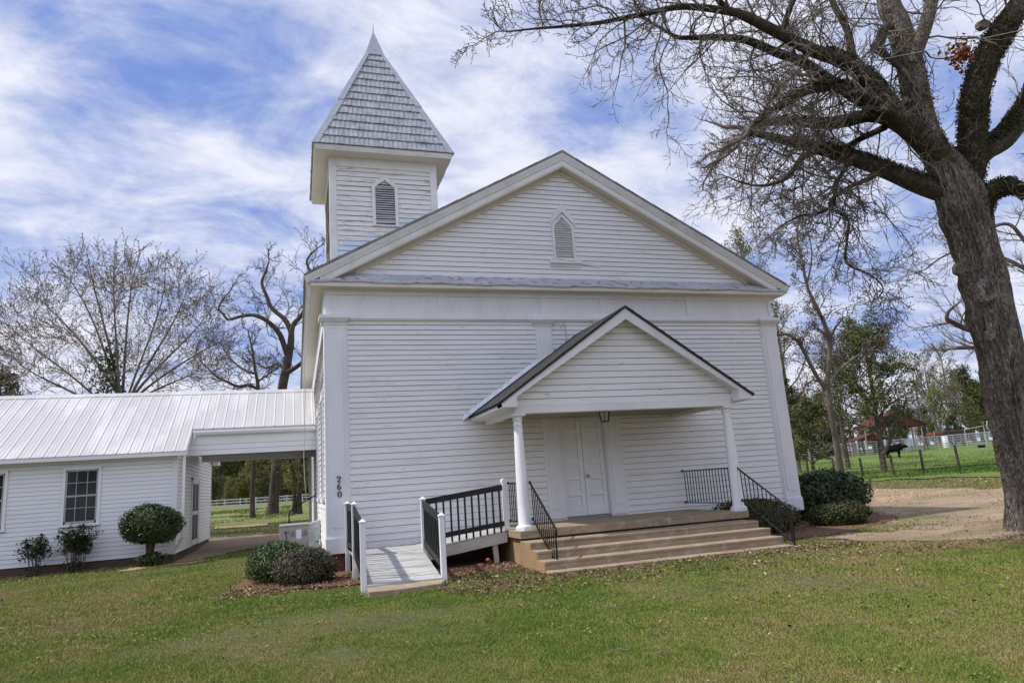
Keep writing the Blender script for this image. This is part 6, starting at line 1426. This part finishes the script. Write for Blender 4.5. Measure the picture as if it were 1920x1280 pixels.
# sheds
red = mat('red_painted_roof', (.085, .020, .013), .85, [(1, (.055, .016, .011), .45, .7)]); brn = mat('rusty_tin_roof', (.13, .065, .05), .8, [(2, (.08, .05, .04), .45, .7)])
def shed(name, label, u, D, wid, dep, eave, peak, mt, ax='x', walls=False):
    c = at(u, 850, D); g0 = float(ground(c[0], c[1])); t = thing(name, label, 'shed', (float(c[0]), float(c[1]), g0)); a = -R_(17.9); k = MB(); hw, hd = wid / 2, dep / 2; th = .12
    k.add([(-hw, -hd, eave), (hw, -hd, eave), (hw, hd, eave), (-hw, hd, eave), (-hw * .0, -hd, peak), (hw * .0, hd, peak), (-hw, -hd, eave - th), (hw, -hd, eave - th), (hw, hd, eave - th), (-hw, hd, eave - th), (0, -hd, peak - th), (0, hd, peak - th)],
          [(0, 4, 5, 3), (4, 1, 2, 5), (6, 9, 11, 10), (10, 11, 8, 7), (0, 6, 10, 4), (4, 10, 7, 1), (3, 5, 11, 9), (5, 2, 8, 11), (0, 3, 9, 6), (1, 7, 8, 2)])
    k.add([(-hw * .96, -hd * .97, eave - .1), (hw * .96, -hd * .97, eave - .1), (0, -hd * .97, peak - .16)], [(0, 1, 2)])
    o = k.build('roof', mt, t)
    for s in ((-1, -1), (1, -1), (-1, 1), (1, 1), (0, -1), (0, 1)):
        k = MB(); k.tube([(s[0] * hw * .9, s[1] * hd * .9, -.2), (s[0] * hw * .9, s[1] * hd * .9, eave - .1)], .1, 6); o = k.build('post', wd, t)
    if walls: k = MB(); k.box(-hw * .92, hd * .8, -.1, hw * .92, hd * .85, eave - .15); k.box(-hw * .92, -hd * .8, -.1, -hw * .88, hd * .8, eave - .15); k.build('wall', mat('dark_barn_boards', (.05, .04, .035), .9), t)
    for o in t.children: o.location = (0, 0, 0)
    t.rotation_euler = (0, 0, a); return t
shed('red_shed', 'open shed with a red peaked roof behind the evergreen tree', 1672, 92, 7.6, 6, 3.3, 5.3, red)
shed('low_red_shed', 'low red roofed shelter beside the red shed', 1630, 88, 4.0, 3, 1.9, 2.6, red)
shed('open_barn', 'long dark open barn behind the cedars right of the church', 1525, 98, 9.5, 7, 3.2, 4.6, brn, walls=True)
# trailer, barrel, tub
c = at(1800, 845, 97); g0 = float(ground(c[0], c[1])); t = thing('stock_trailer', 'dark rusty stock trailer behind the cattle panels', 'trailer', (float(c[0]), float(c[1]), g0))
k = MB(); k.box(-2.4, -.9, .6, 1.6, .9, 2.2); k.build('body', mat('dark_rusty_trailer', (.06, .03, .025), .8), t, bevel=.1); k = MB(); k.box(-4.0, -.8, 1.75, -2.4, .8, 2.1); k.build('canopy', mat('faded_red_panel', (.22, .07, .05), .7), t); k = MB()
for x in (-1.2, .2): k.tube([(x, -1.0, .35), (x, -.75, .35)], .36, 14)
k.build('wheel', M['black'], t)
for o in t.children: o.location = (0, 0, 0)
t.rotation_euler = (0, 0, -R_(17))
c = at(1776, 845, 86); g0 = float(ground(c[0], c[1])); k = MB(); k.lathe(0, 0, [(.30, 0), (.34, .1), (.34, .75), (.36, .8), (.34, .85), (.34, 1.5), (.30, 1.6), (.12, 1.62)], 18); o = k.build('white_barrel', M['post'], smooth=True); o.location = (c[0], c[1], g0); tag(o, 'white plastic barrel behind the cattle panels', 'barrel')
c = at(1841, 840, 76); g0 = float(ground(c[0], c[1])); k = MB(); k.lathe(0, 0, [(.30, 0), (.42, .30), (.45, .34), (.40, .34), (.28, .06)], 18); o = k.build('feed_tub', M['black']); o.location = (c[0], c[1], g0); tag(o, 'black rubber feed tub on the pasture grass', 'tub')

# bull
def skinned(name, V, E, Rd, mt, sub=2):
    me = bpy.data.meshes.new(name); me.from_pydata(V, E, []); o = bpy.data.objects.new(name, me); COL.objects.link(o); me.materials.append(mt)
    s = o.modifiers.new('skin', 'SKIN'); s.use_smooth_shade = True
    for i, r in enumerate(Rd): me.skin_vertices[0].data[i].radius = r if hasattr(r, '__len__') else (r, r)
    me.skin_vertices[0].data[0].use_root = True; m_ = o.modifiers.new('sub', 'SUBSURF'); m_.levels = 1; m_.render_levels = sub
    return o
V = [(-.55, 0, 1.02), (0, 0, .98), (.50, 0, 1.02), (.80, 0, 1.18), (1.05, 0, 1.28), (1.28, 0, 1.12), (1.42, 0, .98), (-.78, 0, 1.08), (-.92, 0, 1.05), (-.97, 0, .6), (-.98, 0, .42),
     (-.60, .22, .78), (-.52, .22, .56), (-.66, .22, .38), (-.62, .22, .05), (-.60, -.22, .78), (-.50, -.22, .56), (-.64, -.22, .38), (-.60, -.22, .05),
     (.48, .20, .72), (.50, .20, .42), (.48, .20, .05), (.48, -.20, .72), (.52, -.20, .42), (.50, -.20, .05), (1.06, .20, 1.34), (1.06, -.20, 1.34)]
E = [(0, 1), (1, 2), (2, 3), (3, 4), (4, 5), (5, 6), (0, 7), (7, 8), (8, 9), (9, 10), (0, 11), (11, 12), (12, 13), (13, 14), (0, 15), (15, 16), (16, 17), (17, 18), (2, 19), (19, 20), (20, 21), (2, 22), (22, 23), (23, 24), (4, 25), (4, 26)]
Rd = [(.36, .40), (.40, .40), (.38, .42), (.26, .30), (.17, .18), (.13, .14), (.11, .10), (.26, .28), (.05, .05), (.03, .03), (.05, .05), .17, .11, .075, .065, .17, .11, .075, .065, .14, .085, .065, .14, .085, .065, (.07, .03), (.07, .03)]
bull = skinned('black_cow', V, E, Rd, mat('black_cow_hide', (.007, .0065, .0065), .9, [(3, (.012, .010, .009), .5, .7)], spec=.05))
c = at(1679, 869, 71); bull.location = (c[0], c[1], float(ground(c[0], c[1]))); bull.rotation_euler = (0, 0, R_(-62)); tag(bull, 'black cow with a yellow ear tag standing in the pasture', 'cow')
k = MB(); k.box(1.06, -.34, 1.22, 1.075, -.26, 1.33); o = k.build('ear_tag', mat('yellow_ear_tag', (.75, .45, .03), .6)); o.parent = bull

# white board fence and the brick house
FW = mat('greyed_white_boards', (.50, .50, .50), .7)
bf = thing('board_fence', 'white three board fence far behind the breezeway', 'fence', tuple(map(float, at(450, 955, 90))))
A, B_ = at(330, 966, 88), at(680, 926, 92); n = 12; pr_ = None
for i in range(n + 1):
    p = A + (B_ - A) * i / n; g0 = float(ground(p[0], p[1])); k = MB(); k.box(p[0] - .07, p[1] - .07, g0 - .2, p[0] + .07, p[1] + .07, g0 + 1.15); k.build('post', FW, bf)
    if pr_ is not None:
        for h in (.28, .66, 1.02): k = MB(); k.beam((pr_[0], pr_[1] - .09, pr_[2] + h), (p[0], p[1] - .09, g0 + h), .03, .13); k.build('board', FW, bf)
    pr_ = (p[0], p[1], g0)
c = at(566, 940, 104); g0 = float(ground(c[0], c[1])); hs = thing('brick_house', 'low red brick house with grey roof beyond the white fence', 'house', (float(c[0]), float(c[1]), g0))
k = MB(); k.box(-1.6, 0, -.3, 7.5, 7, 2.55); k.build('wall', mat('far_red_brick', (.17, .028, .02), .9, [(3, (.12, .02, .015), .45, .7)]), hs)
k = MB(); k.prism([(-.5, 2.45), (3.5, 4.9), (7.5, 2.45), (7.5, 2.6), (3.5, 5.05), (-.5, 2.6)], 'x', -2.0, 7.9); k.box(-2.0, -.52, 2.38, 7.9, -.45, 2.6, 1); k.build('roof', [mat('grey_house_shingles', (.26, .26, .27), .85, [(2, (.20, .20, .2), .45, .7)]), M['post']], hs)
k = MB(); k.box(.3, -.06, .55, 1.6, -.002, 2.2); f = k.build('window', M['post'], hs)
k = MB(); k.box(.4, -.075, .65, .92, -.062, 2.1); k.box(.98, -.075, .65, 1.5, -.062, 2.1); k.build('pane', mat('grey_house_glass', (.10, .13, .15), .15), f)
k = MB(); k.box(3.4, -.03, -.2, 6.4, -.002, 2.2); k.build('carport_opening', M['dark'], hs)
for o in list(hs.children): o.location = (0, 0, 0)
hs.rotation_euler = (0, 0, -R_(8))
